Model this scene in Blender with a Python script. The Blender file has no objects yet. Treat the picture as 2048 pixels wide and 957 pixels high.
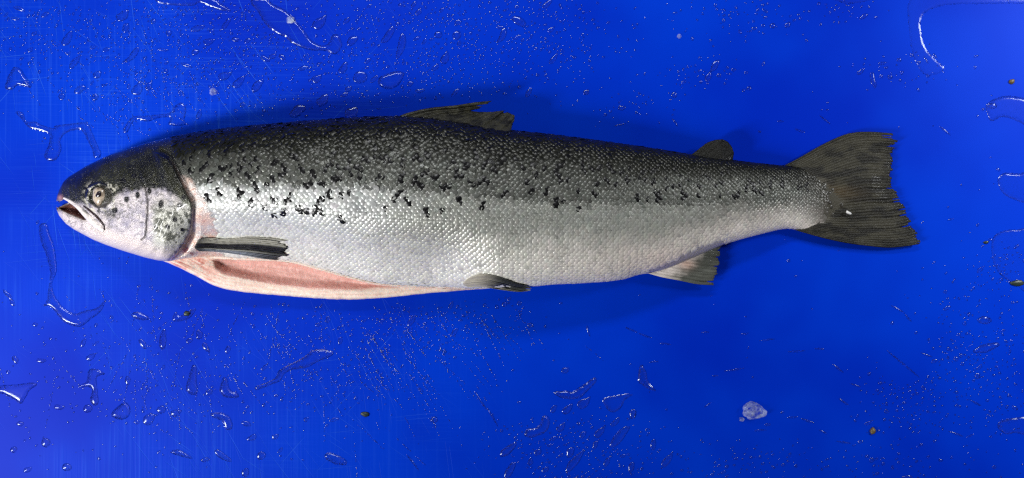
import bpy, bmesh, math
import numpy as np
from mathutils import Vector, Matrix

# ------------------------------------------------------------------ camera, world, lamps
H = 0.85                 # camera height above the table (m)
K = 0.45e-3              # metres on the table for one photograph pixel (2048 wide)
scene = bpy.context.scene
col = scene.collection
cam_d = bpy.data.cameras.new('camera'); cam = bpy.data.objects.new('camera', cam_d); col.objects.link(cam)
cam.location = (0, 0, H)
cam_d.sensor_width = 36; cam_d.lens = 36 * H / (2048 * K); cam_d.clip_start = 0.02; cam_d.clip_end = 50
scene.camera = cam
scene.render.engine = 'CYCLES'
scene.cycles.use_denoising = False; scene.cycles.filter_width = 1.3; scene.cycles.sample_clamp_direct = 6.0; scene.cycles.sample_clamp_indirect = 3.0
scene.view_settings.view_transform = 'Standard'
try: scene.view_settings.look = 'None'
except Exception: pass
scene.view_settings.exposure = 0.0; scene.view_settings.gamma = 1.0
w = bpy.data.worlds.new('World'); scene.world = w; w.use_nodes = True
bg = w.node_tree.nodes['Background']; bg.inputs[0].default_value = (0.92, 0.96, 1.0, 1); bg.inputs[1].default_value = 0.055

def lamp(name, loc, aim, sx, sy, power, color, spread):
    d = bpy.data.lights.new(name, 'AREA'); d.shape = 'RECTANGLE'; d.size = sx; d.size_y = sy
    d.energy = power; d.color = color; d.spread = math.radians(spread)
    o = bpy.data.objects.new(name, d); col.objects.link(o); o.location = loc
    o.rotation_euler = (Vector(aim) - Vector(loc)).to_track_quat('-Z', 'Y').to_euler()
    o['label'] = 'ceiling work lamp over the blue table'; o['category'] = 'lamp'
    return o
lamp('ceiling_lamp', (-1.30, -0.64, 1.00), (-0.52, -0.10, 0), 0.18, 0.70, 7.0, (1.0, 0.995, 0.985), 74)
lamp('ceiling_lamp', (-0.10, 0.95, 0.95), (0.02, 0.40, 0), 0.90, 0.14, 2.0, (0.97, 0.985, 1.0), 62)
lamp('ceiling_lamp', (1.30, 0.62, 0.95), (0.92, 0.22, 0), 0.16, 0.60, 5.6, (0.97, 0.99, 1.0), 58)

# ------------------------------------------------------------------ helpers
rng = np.random.default_rng(7)
def P(px, py, z=0.0):
    """photograph pixel + height above table -> world xyz"""
    px = np.asarray(px, float); py = np.asarray(py, float); z = np.asarray(z, float) + 0 * px
    f = K * (1 - z / H)
    return np.stack([(px - 1024) * f, (478.5 - py) * f, z], -1)
def unP(v):
    v = np.asarray(v, float); f = K * (1 - v[..., 2] / H)
    return 1024 + v[..., 0] / f, 478.5 - v[..., 1] / f
def lin(r, g, b):
    c = np.array([r, g, b], float) / 255.0
    return np.where(c <= 0.04045, c / 12.92, ((c + 0.055) / 1.055) ** 2.4)
def sstep(a, b, x):
    t = np.clip((np.asarray(x, float) - a) / (b - a), 0, 1); return t * t * (3 - 2 * t)
def mix(a, b, t):
    t = np.asarray(t)[..., None]; return a * (1 - t) + b * t
def vnoise(x, y, seed=0):
    x = np.asarray(x, float); y = np.asarray(y, float)
    xi = np.floor(x).astype(np.int64); yi = np.floor(y).astype(np.int64); fx = x - xi; fy = y - yi
    fx = fx * fx * (3 - 2 * fx); fy = fy * fy * (3 - 2 * fy)
    def h(a, b):
        n = (a * 374761393 + b * 668265263 + seed * 1442695041) & 0xffffffff
        n = ((n ^ (n >> 13)) * 1274126177) & 0xffffffff
        return ((n ^ (n >> 16)) & 0xffff) / 65535.0
    return (h(xi, yi) * (1 - fx) + h(xi + 1, yi) * fx) * (1 - fy) + (h(xi, yi + 1) * (1 - fx) + h(xi + 1, yi + 1) * fx) * fy
def fbm(x, y, seed=0, n=4):
    s = 0; a = 0.5; t = 0
    for i in range(n):
        s = s + a * vnoise(x * 2 ** i, y * 2 ** i, seed + i * 17); t += a; a *= 0.55
    return s / t
def sdf(poly, x, y):
    """signed distance to a closed polygon, positive inside"""
    poly = np.asarray(poly, float); x = np.asarray(x, float); y = np.asarray(y, float)
    d = np.full(x.shape, 1e18); ins = np.zeros(x.shape, bool); n = len(poly)
    for i in range(n):
        ax, ay = poly[i]; bx, by = poly[(i + 1) % n]
        ex, ey = bx - ax, by - ay; L = ex * ex + ey * ey + 1e-12
        t = np.clip(((x - ax) * ex + (y - ay) * ey) / L, 0, 1)
        d = np.minimum(d, (x - ax - t * ex) ** 2 + (y - ay - t * ey) ** 2)
        c = ((ay > y) != (by > y)) & (x < (bx - ax) * (y - ay) / (by - ay + 1e-12) + ax)
        ins ^= c
    d = np.sqrt(d); return np.where(ins, d, -d)
def linedist(pts, x, y):
    d = np.full(np.shape(x), 1e18)
    for (ax, ay), (bx, by) in zip(pts[:-1], pts[1:]):
        ex, ey = bx - ax, by - ay; L = ex * ex + ey * ey + 1e-12
        t = np.clip(((x - ax) * ex + (y - ay) * ey) / L, 0, 1)
        d = np.minimum(d, (x - ax - t * ex) ** 2 + (y - ay - t * ey) ** 2)
    return np.sqrt(d)
def smooth_curve(pts, n, closed=False):
    """Catmull-Rom through pts, n samples evenly spaced by length"""
    p = np.asarray(pts, float)
    if closed: q = np.vstack([p[-1], p, p[0], p[1]])
    else: q = np.vstack([2 * p[0] - p[1], p, 2 * p[-1] - p[-2]])
    out = []
    for i in range(1, len(q) - 2):
        t = np.linspace(0, 1, 12, endpoint=False)[:, None]
        a, b, c, d = q[i - 1], q[i], q[i + 1], q[i + 2]
        out.append(0.5 * (2 * b + (c - a) * t + (2 * a - 5 * b + 4 * c - d) * t ** 2 + (3 * b - a - 3 * c + d) * t ** 3))
    out = np.vstack(out + [q[-2][None]])
    s = np.r_[0, np.cumsum(np.linalg.norm(np.diff(out, axis=0), axis=1))]; s /= s[-1]
    u = np.linspace(0, 1, n, endpoint=not closed)
    return np.stack([np.interp(u, s, out[:, 0]), np.interp(u, s, out[:, 1])], -1)
def mesh_obj(name, verts, faces, material, parent=None, colors=None, metal=None, smooth=True):
    me = bpy.data.meshes.new(name)
    me.from_pydata(np.asarray(verts, float).tolist(), [], [tuple(int(i) for i in f) for f in faces]); me.update()
    if colors is not None:
        a = me.color_attributes.new('Col', 'FLOAT_COLOR', 'POINT')
        c4 = np.ones((len(verts), 4), np.float32); c4[:, :3] = np.clip(colors, 0, 1); a.data.foreach_set('color', c4.ravel())
    if metal is not None:
        a = me.attributes.new('Metal', 'FLOAT', 'POINT'); a.data.foreach_set('value', np.asarray(metal, np.float32))
    if smooth: me.polygons.foreach_set('use_smooth', np.ones(len(me.polygons), bool))
    if material: me.materials.append(material)
    o = bpy.data.objects.new(name, me); col.objects.link(o)
    if parent: o.parent = parent
    return o
def grid_faces(nu, nv, closed_v=False, flip=False):
    f = []
    for i in range(nu - 1):
        for j in range(nv if closed_v else nv - 1):
            j2 = (j + 1) % nv; q = (i * nv + j, (i + 1) * nv + j, (i + 1) * nv + j2, i * nv + j2)
            f.append(q[::-1] if flip else q)
    return f
def tag(o, label, cat, group=None, kind=None):
    o['label'] = label; o['category'] = cat
    if group: o['group'] = group
    if kind: o['kind'] = kind
    return o

# ------------------------------------------------------------------ materials
def new_mat(name):
    m = bpy.data.materials.new(name); m.use_nodes = True
    return m, m.node_tree.nodes, m.node_tree.links, m.node_tree.nodes['Principled BSDF']
def nd(N, t, **kw):
    n = N.new(t)
    for k, v in kw.items(): setattr(n, k, v)
    return n
def math_n(N, L, op, a, b=None, c=None, clamp=False):
    n = N.new('ShaderNodeMath'); n.operation = op; n.use_clamp = clamp
    for i, v in enumerate((a, b, c)):
        if v is None: continue
        if hasattr(v, 'is_output'): L.new(v, n.inputs[i])
        else: n.inputs[i].default_value = v
    return n.outputs[0]
def noise_n(N, L, vec, scale, detail=3, rough=0.5, dist=0.0):
    n = N.new('ShaderNodeTexNoise'); n.inputs['Scale'].default_value = scale; n.inputs['Detail'].default_value = detail
    n.inputs['Roughness'].default_value = rough; n.inputs['Distortion'].default_value = dist
    if vec is not None: L.new(vec, n.inputs['Vector'])
    return n.outputs[0]

def skin_material(name, rough, metal_scale, bump, bscale, coat, sss=0.0, spec=0.4):
    m, N, L, b = new_mat(name)
    a = nd(N, 'ShaderNodeAttribute', attribute_name='Col'); L.new(a.outputs['Color'], b.inputs['Base Color'])
    mt = nd(N, 'ShaderNodeAttribute', attribute_name='Metal')
    L.new(math_n(N, L, 'MULTIPLY', mt.outputs['Fac'], metal_scale), b.inputs['Metallic'])
    g = nd(N, 'ShaderNodeNewGeometry')
    n1 = noise_n(N, L, g.outputs['Position'], bscale, 4, 0.6)
    bp = N.new('ShaderNodeBump'); bp.inputs['Strength'].default_value = bump; bp.inputs['Distance'].default_value = 0.001
    L.new(n1, bp.inputs['Height']); L.new(bp.outputs[0], b.inputs['Normal'])
    n2 = noise_n(N, L, g.outputs['Position'], bscale * 0.4, 3)
    dl = nd(N, 'ShaderNodeAttribute', attribute_name='Dull').outputs['Fac']
    L.new(math_n(N, L, 'MULTIPLY_ADD', dl, 0.35, math_n(N, L, 'MULTIPLY_ADD', n2, 0.25, rough - 0.12)), b.inputs['Roughness'])
    b.inputs['Specular IOR Level'].default_value = spec
    L.new(math_n(N, L, 'MULTIPLY_ADD', dl, -coat, coat, clamp=True), b.inputs['Coat Weight']); b.inputs['Coat Roughness'].default_value = 0.12; b.inputs['Coat IOR'].default_value = 1.33
    if sss:
        b.inputs['Subsurface Weight'].default_value = sss; b.inputs['Subsurface Radius'].default_value = (0.004, 0.0018, 0.0012); b.inputs['Subsurface Scale'].default_value = 1.0
    return m
M_head = skin_material('wet_fish_skin', 0.25, 0.5, 0.9, 700, 0.7)
M_scale = skin_material('fish_scale', 0.33, 0.55, 0.10, 1500, 0.08)
M_fin = skin_material('fin_membrane', 0.42, 0.0, 0.5, 1400, 0.12, spec=0.2)
M_flesh = skin_material('pale_salmon_flesh', 0.40, 0.0, 0.45, 420, 0.45, sss=0.25)

# clear water: fresnel mirror over a see-through body, so lamps light the table under it
m, N, L, b = new_mat('clear_water'); N.remove(b); out = N['Material Output']
lw = N.new('ShaderNodeLayerWeight'); lw.inputs[0].default_value = 0.5; fc = lw.outputs['Facing']
tr = N.new('ShaderNodeBsdfTransparent'); tr.inputs[0].default_value = (1, 1, 1, 1)
rf = N.new('ShaderNodeBsdfRefraction'); rf.inputs['IOR'].default_value = 1.33; rf.inputs['Roughness'].default_value = 0.0
gl = N.new('ShaderNodeBsdfGlossy'); gl.inputs['Roughness'].default_value = 0.09; gl.inputs[0].default_value = (0.86, 0.95, 1, 1)
gn = N.new('ShaderNodeNewGeometry'); sz = N.new('ShaderNodeSeparateXYZ'); L.new(gn.outputs['Normal'], sz.inputs[0])
slope = math_n(N, L, 'SQRT', math_n(N, L, 'SUBTRACT', 1.0, math_n(N, L, 'MULTIPLY', sz.outputs[2], sz.outputs[2]), clamp=True))
m1 = N.new('ShaderNodeMixShader'); L.new(math_n(N, L, 'MULTIPLY_ADD', slope, 0.95, 0.0, clamp=True), m1.inputs[0]); L.new(tr.outputs[0], m1.inputs[1]); L.new(rf.outputs[0], m1.inputs[2])
mx = N.new('ShaderNodeMixShader'); L.new(math_n(N, L, 'MULTIPLY_ADD', slope, 0.25, math_n(N, L, 'MULTIPLY_ADD', math_n(N, L, 'POWER', fc, 4.0), 0.3, 0.03)), mx.inputs[0]); L.new(m1.outputs[0], mx.inputs[1]); L.new(gl.outputs[0], mx.inputs[2])
L.new(mx.outputs[0], out.inputs['Surface']); M_water = m

# blue plastic table top: milling lines both ways, knife scratches, faint stains
m, N, L, b = new_mat('blue_plastic_board'); M_table = m
tc = nd(N, 'ShaderNodeTexCoord').outputs['Object']
def mapped(rot, sx, sy, off=0.0):
    r = N.new('ShaderNodeMapping'); r.vector_type = 'POINT'
    r.inputs['Rotation'].default_value = (0, 0, rot); r.inputs['Location'].default_value = (off, off * 0.7, 0); L.new(tc, r.inputs['Vector'])
    s = N.new('ShaderNodeVectorMath'); s.operation = 'MULTIPLY'; s.inputs[1].default_value = (sx, sy, 1); L.new(r.outputs[0], s.inputs[0])
    return s.outputs[0]
def ramp(v, a, c):
    mr = N.new('ShaderNodeMapRange'); mr.interpolation_type = 'SMOOTHSTEP'; L.new(v, mr.inputs[0])
    mr.inputs[1].default_value = a; mr.inputs[2].default_value = c; return mr.outputs[0]
big = noise_n(N, L, tc, 3.2, 3, 0.55); big2 = noise_n(N, L, mapped(0.4, 1, 1, 3.1), 5.0, 3, 0.55)
hl = noise_n(N, L, mapped(0.015, 12, 620), 1.0, 2, 0.6)        # long horizontal drag lines
vl = noise_n(N, L, mapped(0.0, 420, 9, 1.3), 1.0, 2, 0.6)      # vertical milling lines
scr = None
for i, (ang, ln, wd, th) in enumerate([(1.05, 14, 900, .77), (0.92, 10, 800, .78), (1.45, 16, 950, .77), (1.22, 13, 800, .785), (-0.1, 12, 850, .785), (0.6, 18, 900, .79), (2.3, 16, 900, .80)]):
    s = ramp(noise_n(N, L, mapped(ang, ln, wd, 2.7 * i), 1.0, 0, 0.5), th, th + 0.06)
    scr = s if scr is None else math_n(N, L, 'MAXIMUM', scr, s)
# knife work on the left and lower middle; the painted glare haze too
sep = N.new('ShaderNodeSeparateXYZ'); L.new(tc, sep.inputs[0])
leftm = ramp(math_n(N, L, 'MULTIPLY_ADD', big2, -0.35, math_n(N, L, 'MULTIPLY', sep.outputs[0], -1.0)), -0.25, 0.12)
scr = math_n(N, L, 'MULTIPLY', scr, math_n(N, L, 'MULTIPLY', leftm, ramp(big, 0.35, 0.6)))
bc = N.new('ShaderNodeMix'); bc.data_type = 'RGBA'; bc.inputs[6].default_value = (0.0, 0.019, 0.43, 1); bc.inputs[7].default_value = (0.0, 0.038, 0.56, 1)
L.new(ramp(big2, 0.3, 0.7), bc.inputs[0])
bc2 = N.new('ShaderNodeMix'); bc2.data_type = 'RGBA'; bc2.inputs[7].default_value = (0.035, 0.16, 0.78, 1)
L.new(bc.outputs[2], bc2.inputs[6]); worn_haze = math_n(N, L, 'MULTIPLY', math_n(N, L, 'ADD', math_n(N, L, 'MULTIPLY', ramp(vl, .50, .72), ramp(big2, .42, .6)), math_n(N, L, 'MULTIPLY', ramp(hl, .52, .74), ramp(big, .42, .6))), leftm)  # abraded lines; the milky glare on the left is painted in too
L.new(math_n(N, L, 'MULTIPLY_ADD', worn_haze, 0.16, math_n(N, L, 'MULTIPLY', scr, 0.42), clamp=True), bc2.inputs[0]); L.new(bc2.outputs[2], b.inputs['Base Color'])
hh = math_n(N, L, 'MULTIPLY', hl, 0.5); hv = math_n(N, L, 'MULTIPLY', vl, 0.5)
hgt = math_n(N, L, 'MULTIPLY', math_n(N, L, 'ADD', math_n(N, L, 'MULTIPLY', hh, ramp(big, 0.42, 0.6)), math_n(N, L, 'MULTIPLY', hv, ramp(big2, 0.42, 0.62))), leftm)
hgt = math_n(N, L, 'SUBTRACT', hgt, math_n(N, L, 'MULTIPLY', scr, 0.6))
bp = N.new('ShaderNodeBump'); bp.inputs['Strength'].default_value = 0.7; bp.inputs['Distance'].default_value = 0.0006
L.new(hgt, bp.inputs['Height']); L.new(bp.outputs[0], b.inputs['Normal'])
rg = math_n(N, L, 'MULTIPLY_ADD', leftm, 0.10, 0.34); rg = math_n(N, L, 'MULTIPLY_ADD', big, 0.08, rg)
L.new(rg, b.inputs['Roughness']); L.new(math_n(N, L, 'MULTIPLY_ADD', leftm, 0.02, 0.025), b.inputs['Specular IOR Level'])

def plain(name, rgb, rough=0.5, **kw):
    m, N, L, b = new_mat(name); b.inputs['Roughness'].default_value = rough
    g = nd(N, 'ShaderNodeNewGeometry'); n = noise_n(N, L, g.outputs['Position'], kw.pop('nscale', 700), 4, 0.6)
    mm = N.new('ShaderNodeMix'); mm.data_type = 'RGBA'; c = lin(*rgb)
    mm.inputs[6].default_value = (*(c * 0.6), 1); mm.inputs[7].default_value = (*np.clip(c * 1.35, 0, 1), 1); L.new(n, mm.inputs[0]); L.new(mm.outputs[2], b.inputs['Base Color'])
    for k, v in kw.items(): b.inputs[k].default_value = v
    return m

# ------------------------------------------------------------------ table
def build_table():
    bm = bmesh.new(); bmesh.ops.create_cube(bm, size=1)
    for v in bm.verts: v.co = Vector((v.co.x * 1.7, v.co.y * 1.1, v.co.z * 0.02 - 0.01))
    bmesh.ops.bevel(bm, geom=[e for e in bm.edges], offset=0.004, segments=3, affect='EDGES')
    me = bpy.data.meshes.new('table_surface'); bm.to_mesh(me); bm.free(); me.materials.append(M_table)
    o = bpy.data.objects.new('table_surface', me); col.objects.link(o)
    o['kind'] = 'structure'; o['label'] = 'wet scratched blue plastic table top'
build_table()

# ------------------------------------------------------------------ the salmon: outline data in photograph pixels
TOP = np.array([(115, 402), (116, 391), (118, 385), (123, 374), (130, 362), (140, 353), (157, 343), (175, 332), (192, 324), (225, 309), (261, 297), (300, 285), (340, 276), (400, 266), (450, 259), (500, 254), (600, 245), (700, 238), (760, 235),
    (820, 234), (870, 238), (920, 246), (970, 255), (1010, 261), (1050, 265), (1100, 270), (1200, 283), (1300, 297), (1380, 310), (1450, 319), (1500, 326), (1570, 333), (1610, 337), (1650, 346), (1680, 362), (1695, 380), (1702, 396)], float)
BOT = np.array([(115, 416), (116, 425), (120, 433), (134, 449), (150, 460), (169, 470), (190, 481), (215, 491), (250, 503), (293, 516), (320, 522), (340, 523), (360, 519), (400, 514), (450, 517), (500, 519), (550, 521), (585, 525), (630, 537), (690, 554), (760, 570),
    (850, 575), (945, 577), (1000, 575), (1060, 573), (1110, 568), (1160, 566), (1210, 563), (1250, 558), (1268, 551), (1285, 547), (1310, 545), (1340, 536), (1380, 519), (1420, 501), (1460, 484), (1500, 473), (1560, 458), (1582, 456), (1610, 462), (1640, 466), (1662, 462), (1680, 450), (1695, 430), (1702, 412)], float)
THK = np.array([(115, 3), (120, 5), (132, 8.5), (150, 12), (180, 17), (220, 22), (260, 26), (300, 29), (345, 32), (400, 35), (500, 38), (650, 40), (800, 40), (950, 37.5), (1100, 33), (1200, 29.5), (1300, 25), (1400, 20), (1500, 16), (1550, 12.6), (1600, 8.6), (1640, 4.8), (1670, 2.0), (1702, 0.45)], float)
LAT = np.array([(340, 372), (420, 374), (600, 378), (800, 379), (900, 385), (1000, 392), (1100, 399), (1200, 403), (1300, 405), (1440, 407), (1540, 401), (1620, 394), (1702, 390)], float)
ip = lambda T, x: np.interp(x, T[:, 0], T[:, 1])
def smoothed(T):
    xs = np.arange(115, 1702.5, 1.0); ys = np.interp(xs, T[:, 0], T[:, 1])
    out = ys.copy()
    for sig, lo in ((3, 135), (8, 360)):
        k = np.exp(-0.5 * (np.arange(-30, 31) / sig) ** 2); k /= k.sum()
        sm = np.convolve(np.pad(ys, 30, 'edge'), k, 'valid'); wgt = sstep(lo, lo + 40, xs) * (1 - sstep(1660, 1690, xs)); out = out * (1 - wgt) + sm * wgt
    return np.stack([xs, out], -1)
TOPs, BOTs, THKs, LATs = smoothed(TOP), smoothed(BOT), smoothed(THK), smoothed(LAT)

OPERC = [(292, 300), (318, 306), (335, 316), (346, 331), (360, 356), (372, 380), (383, 402), (387, 416), (386, 440), (380, 468), (368, 492), (352, 510), (335, 525), (300, 540), (240, 560), (150, 560), (60, 480), (60, 300), (200, 250)]
MOUTH = [(104, 417), (118, 415), (144, 406), (152, 409), (165, 423), (178, 439), (166, 440), (152, 434), (136, 427), (122, 421), (104, 419)]
NOTCH = [(100, 402), (121, 402), (128, 398), (142, 405), (118, 416), (100, 416)]
PREOP = [(290, 372), (293, 385), (296, 405), (296, 430), (294, 455), (291, 474), (283, 480)]

def body_surface(px, th):
    """px (n,), th (m,) -> world positions (n,m,3) before fine relief; th 0 = back, pi/2 = up, pi = belly"""
    px = px[:, None]; th = th[None, :]
    yt, yb, t = ip(TOPs, px), ip(BOTs, px), ip(THKs, px) * 1e-3
    c, s = np.cos(th), np.sin(th); n = 2.15 - 1.0 * sstep(1560, 1660, px)
    cc = np.sign(c) * np.abs(c) ** (2 / n); ss = np.sign(s) * np.abs(s) ** (2 / n)
    zc = t * 0.93 + (0.0073 - t * 0.93) * sstep(1585, 1655, px)
    py = (yt + yb) / 2 - (yb - yt) / 2 * cc
    z = zc + t * np.where(ss > 0, ss * 1.0, ss * 0.90)
    cav = sstep(335, 430, px) * (1 - sstep(860, 1010, px))       # gutted: the upper flap sags on the belly side
    sag = sstep(0.15, 1.0, -cc) * cav
    z = z * (1 - 0.42 * sag)
    under = sstep(0.0, 0.6, -ss) * cav * sstep(0.1, 0.7, -cc)     # hollow under the flap's edge
    py = py - under * 30
    return P(px + 0 * py, py, zc + 0 * py) * np.array([1, 1, 0]) + np.stack([0 * z, 0 * z, z], -1)

def head_relief(W):
    """fine relief along +z as a function of where a top-side point appears"""
    x, y = unP(W)
    xw = x + 3 * (fbm(x / 14, y / 14, 3) - .5); yw = y + 3 * (fbm(x / 14, y / 14, 4) - .5)
    dz = np.zeros_like(x)
    do = sdf(OPERC, xw, yw)
    dz += 0.0026 * sstep(-0.4, 2.2, do) * sstep(330, 352, x + np.abs(y - 420) * 0.25) - 0.0018 * np.exp(-((do + 5) / 5) ** 2) * (x > 320)
    dz -= 0.0011 * np.exp(-(linedist(PREOP, xw, yw) / 1.6) ** 2)
    dz += 0.0006 * np.exp(-(linedist([(p[0] - 5, p[1]) for p in PREOP], xw, yw) / 3) ** 2)
    de = np.hypot((x - 201) / 23, (y - 393) / 22)
    dz -= 0.0022 * (1 - sstep(0.75, 1.05, de)); dz += 0.0010 * np.exp(-((de - 1.12) / 0.13) ** 2)
    dm = sdf(MOUTH, x, y)
    for off, r in ((0, 260), (24, 300), (48, 345)):                # soft bony arcs on cheek and gill cover
        dz += 0.0004 * np.exp(-((np.hypot(x - 190, (y - 400) * 1.1) - 110 - off) / 5) ** 2) * sstep(240, 270, x)
    dz += 0.0007 * (fbm(x / 22, y / 22, 9) - .5) + 0.00035 * (fbm(x / 5, y / 5, 12) - .5)
    inhead = 1 - sstep(388, 410, x)
    dz = dz * inhead
    gill = np.exp(-((do + 9) / 9) ** 2) * sstep(430, 470, y) * (1 - sstep(505, 520, y)) * (x > 340) * (x < 400)
    return dz - 0.003 * gill, dm

SPOTS = []
for pts, ox, sc in [
    ([(15,345),(45,390),(100,350),(85,440),(140,365),(175,345),(180,440),(172,462),(215,380),(225,490),(275,515),(250,425),(290,410),(320,325),(320,390),(320,480),(330,550),(370,345),(375,480),(395,460),(360,530),(435,520),(465,525),(505,525),(530,530),(610,565),(445,335),(460,410),(485,405),(530,410),(545,345),(565,330),(565,455),(530,480),(600,370),(595,395),(620,450),(655,445),(640,345),(680,340),(685,370),(715,300),(755,295),(780,390),(820,310),(860,455),(805,520),(410,295),(265,350),(490,360),(35,465),(30,330),(130,330)], (400, 180), 2.175),
    ([(35,310),(105,290),(150,300),(170,300),(210,285),(325,315),(375,325),(410,330),(455,325),(500,345),(530,315),(630,330),(95,380),(140,380),(150,405),(185,415),(240,375),(295,335),(345,375),(275,415),(290,425),(400,405),(435,410),(465,405),(495,340),(630,405),(655,435),(730,440),(680,375),(720,350),(765,355),(820,395),(80,450),(65,475),(120,490),(20,520),(205,535),(265,530),(345,480),(445,510),(535,460),(800,490),(770,490),(865,510),(675,290),(795,320)], (760, 180), 2.175),
    ([(100,370),(20,435),(315,390),(370,400),(425,395),(160,300),(235,260),(280,255),(265,300),(320,300),(345,265),(400,315),(395,260),(465,290),(415,370),(570,295),(630,340),(670,290),(735,320),(735,390),(805,385),(710,345),(865,350),(880,310),(935,370),(905,350),(985,330),(55,270),(90,240),(125,245),(170,240),(205,325),(550,380),(500,345)], (1150, 240), 2.5175),
    ([(10,440),(25,485),(65,495),(125,445),(185,445),(275,400),(295,460),(340,450)], (1500, 220), 2.99)]:
    for a, c in pts: SPOTS.append((ox[0] + a / sc, ox[1] + c / sc))
_r = np.random.default_rng(31)
while len(SPOTS) < 235:                                            # the crowded small marks of the upper back
    _x = _r.uniform(370, 1640); _t, _l = ip(TOPs, _x), ip(LATs, _x)
    _y = _t + 10 + (_l - _t - 22) * _r.beta(1.4, 1.5)
    if min((_x - a) ** 2 + (_y - c) ** 2 for a, c in SPOTS) > 110: SPOTS.append((_x, _y))
SPOTS = np.array(SPOTS)
SPX, SPY = SPOTS[:, 0], SPOTS[:, 1]

def spot_field(x, y, rx=4.6, ry=6.6):
    d = np.full(x.shape, 9.0)
    for i in range(len(SPOTS)):
        k = (0.85 + 0.45 * ((i * 37) % 11) / 11) * (1.0 if i < 143 else .72)
        d = np.minimum(d, np.hypot((x - SPX[i]) / (rx * k), (y - SPY[i]) / (ry * k)))
    return d

def flank_color(x, y):
    """pigment of the flank by where it lies on the fish"""
    yt, yb, yl = ip(TOPs, x), ip(BOTs, x), ip(LATs, x)
    up = np.clip((yl - y) / (yl - yt), 0, 1.2); dn = np.clip((y - yl) / (yb - yl), -0.2, 1.2)
    nz = fbm(x / 40, y / 22, 21) - .5; nf = fbm(x / 9, y / 9, 22) - .5
    back = lin(26, 27, 20); flank = lin(90, 92, 87); silver = lin(192, 194, 192); grey = lin(138, 140, 134); belly = lin(222, 220, 212)
    u = np.clip(up + 0.35 * nz + 0.12 * nf, 0, 1.2)
    c_up = mix(flank + 0 * u[..., None], back + 0 * u[..., None], sstep(0.16, 0.72, u))
    left = 1 - sstep(640, 900, x); tailw = sstep(1250, 1560, x)
    mid = mix(mix(grey + 0 * u[..., None], silver + 0 * u[..., None], left), lin(128, 127, 122) + 0 * u[..., None], tailw)
    belly = mix(belly + 0 * c_up, lin(212, 205, 198) + 0 * c_up, sstep(950, 1250, x))
    c_dn = mix(mid, belly + 0 * u[..., None], sstep(0.20, 0.95, dn + 0.3 * nz + 0.1 * nf + 0.12 * tailw))
    s = yl + 6 - 10 * left + 20 * nz + 30 * nf
    c = mix(c_up, c_dn, sstep(-1, 1, (y - s) / np.interp(x, [500, 900], [9, 13])))
    line = np.exp(-((y - yl) / 1.3) ** 2) * 0.30 * sstep(430, 520, x)
    c = c * (1 - line[..., None])
    smud = np.exp(-(np.hypot((x - 716) / 16, (y - 412) / 22)) ** 2) * (0.3 + fbm(x / 6, y / 6, 5)) * 0.6
    c = mix(c, lin(60, 66, 74) + 0 * c, np.clip(smud, 0, .75))
    rosy = np.exp(-(np.hypot((x - 1330) / 70, (y - 520) / 26)) ** 2) * 0.5
    c = mix(c, lin(214, 196, 190) + 0 * c, rosy)
    c = mix(c, lin(46, 43, 36) + 0 * c, sstep(1580, 1672, x + 14 * nz) * (1 - .55 * sstep(438, 458, y)))
    return c

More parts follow.
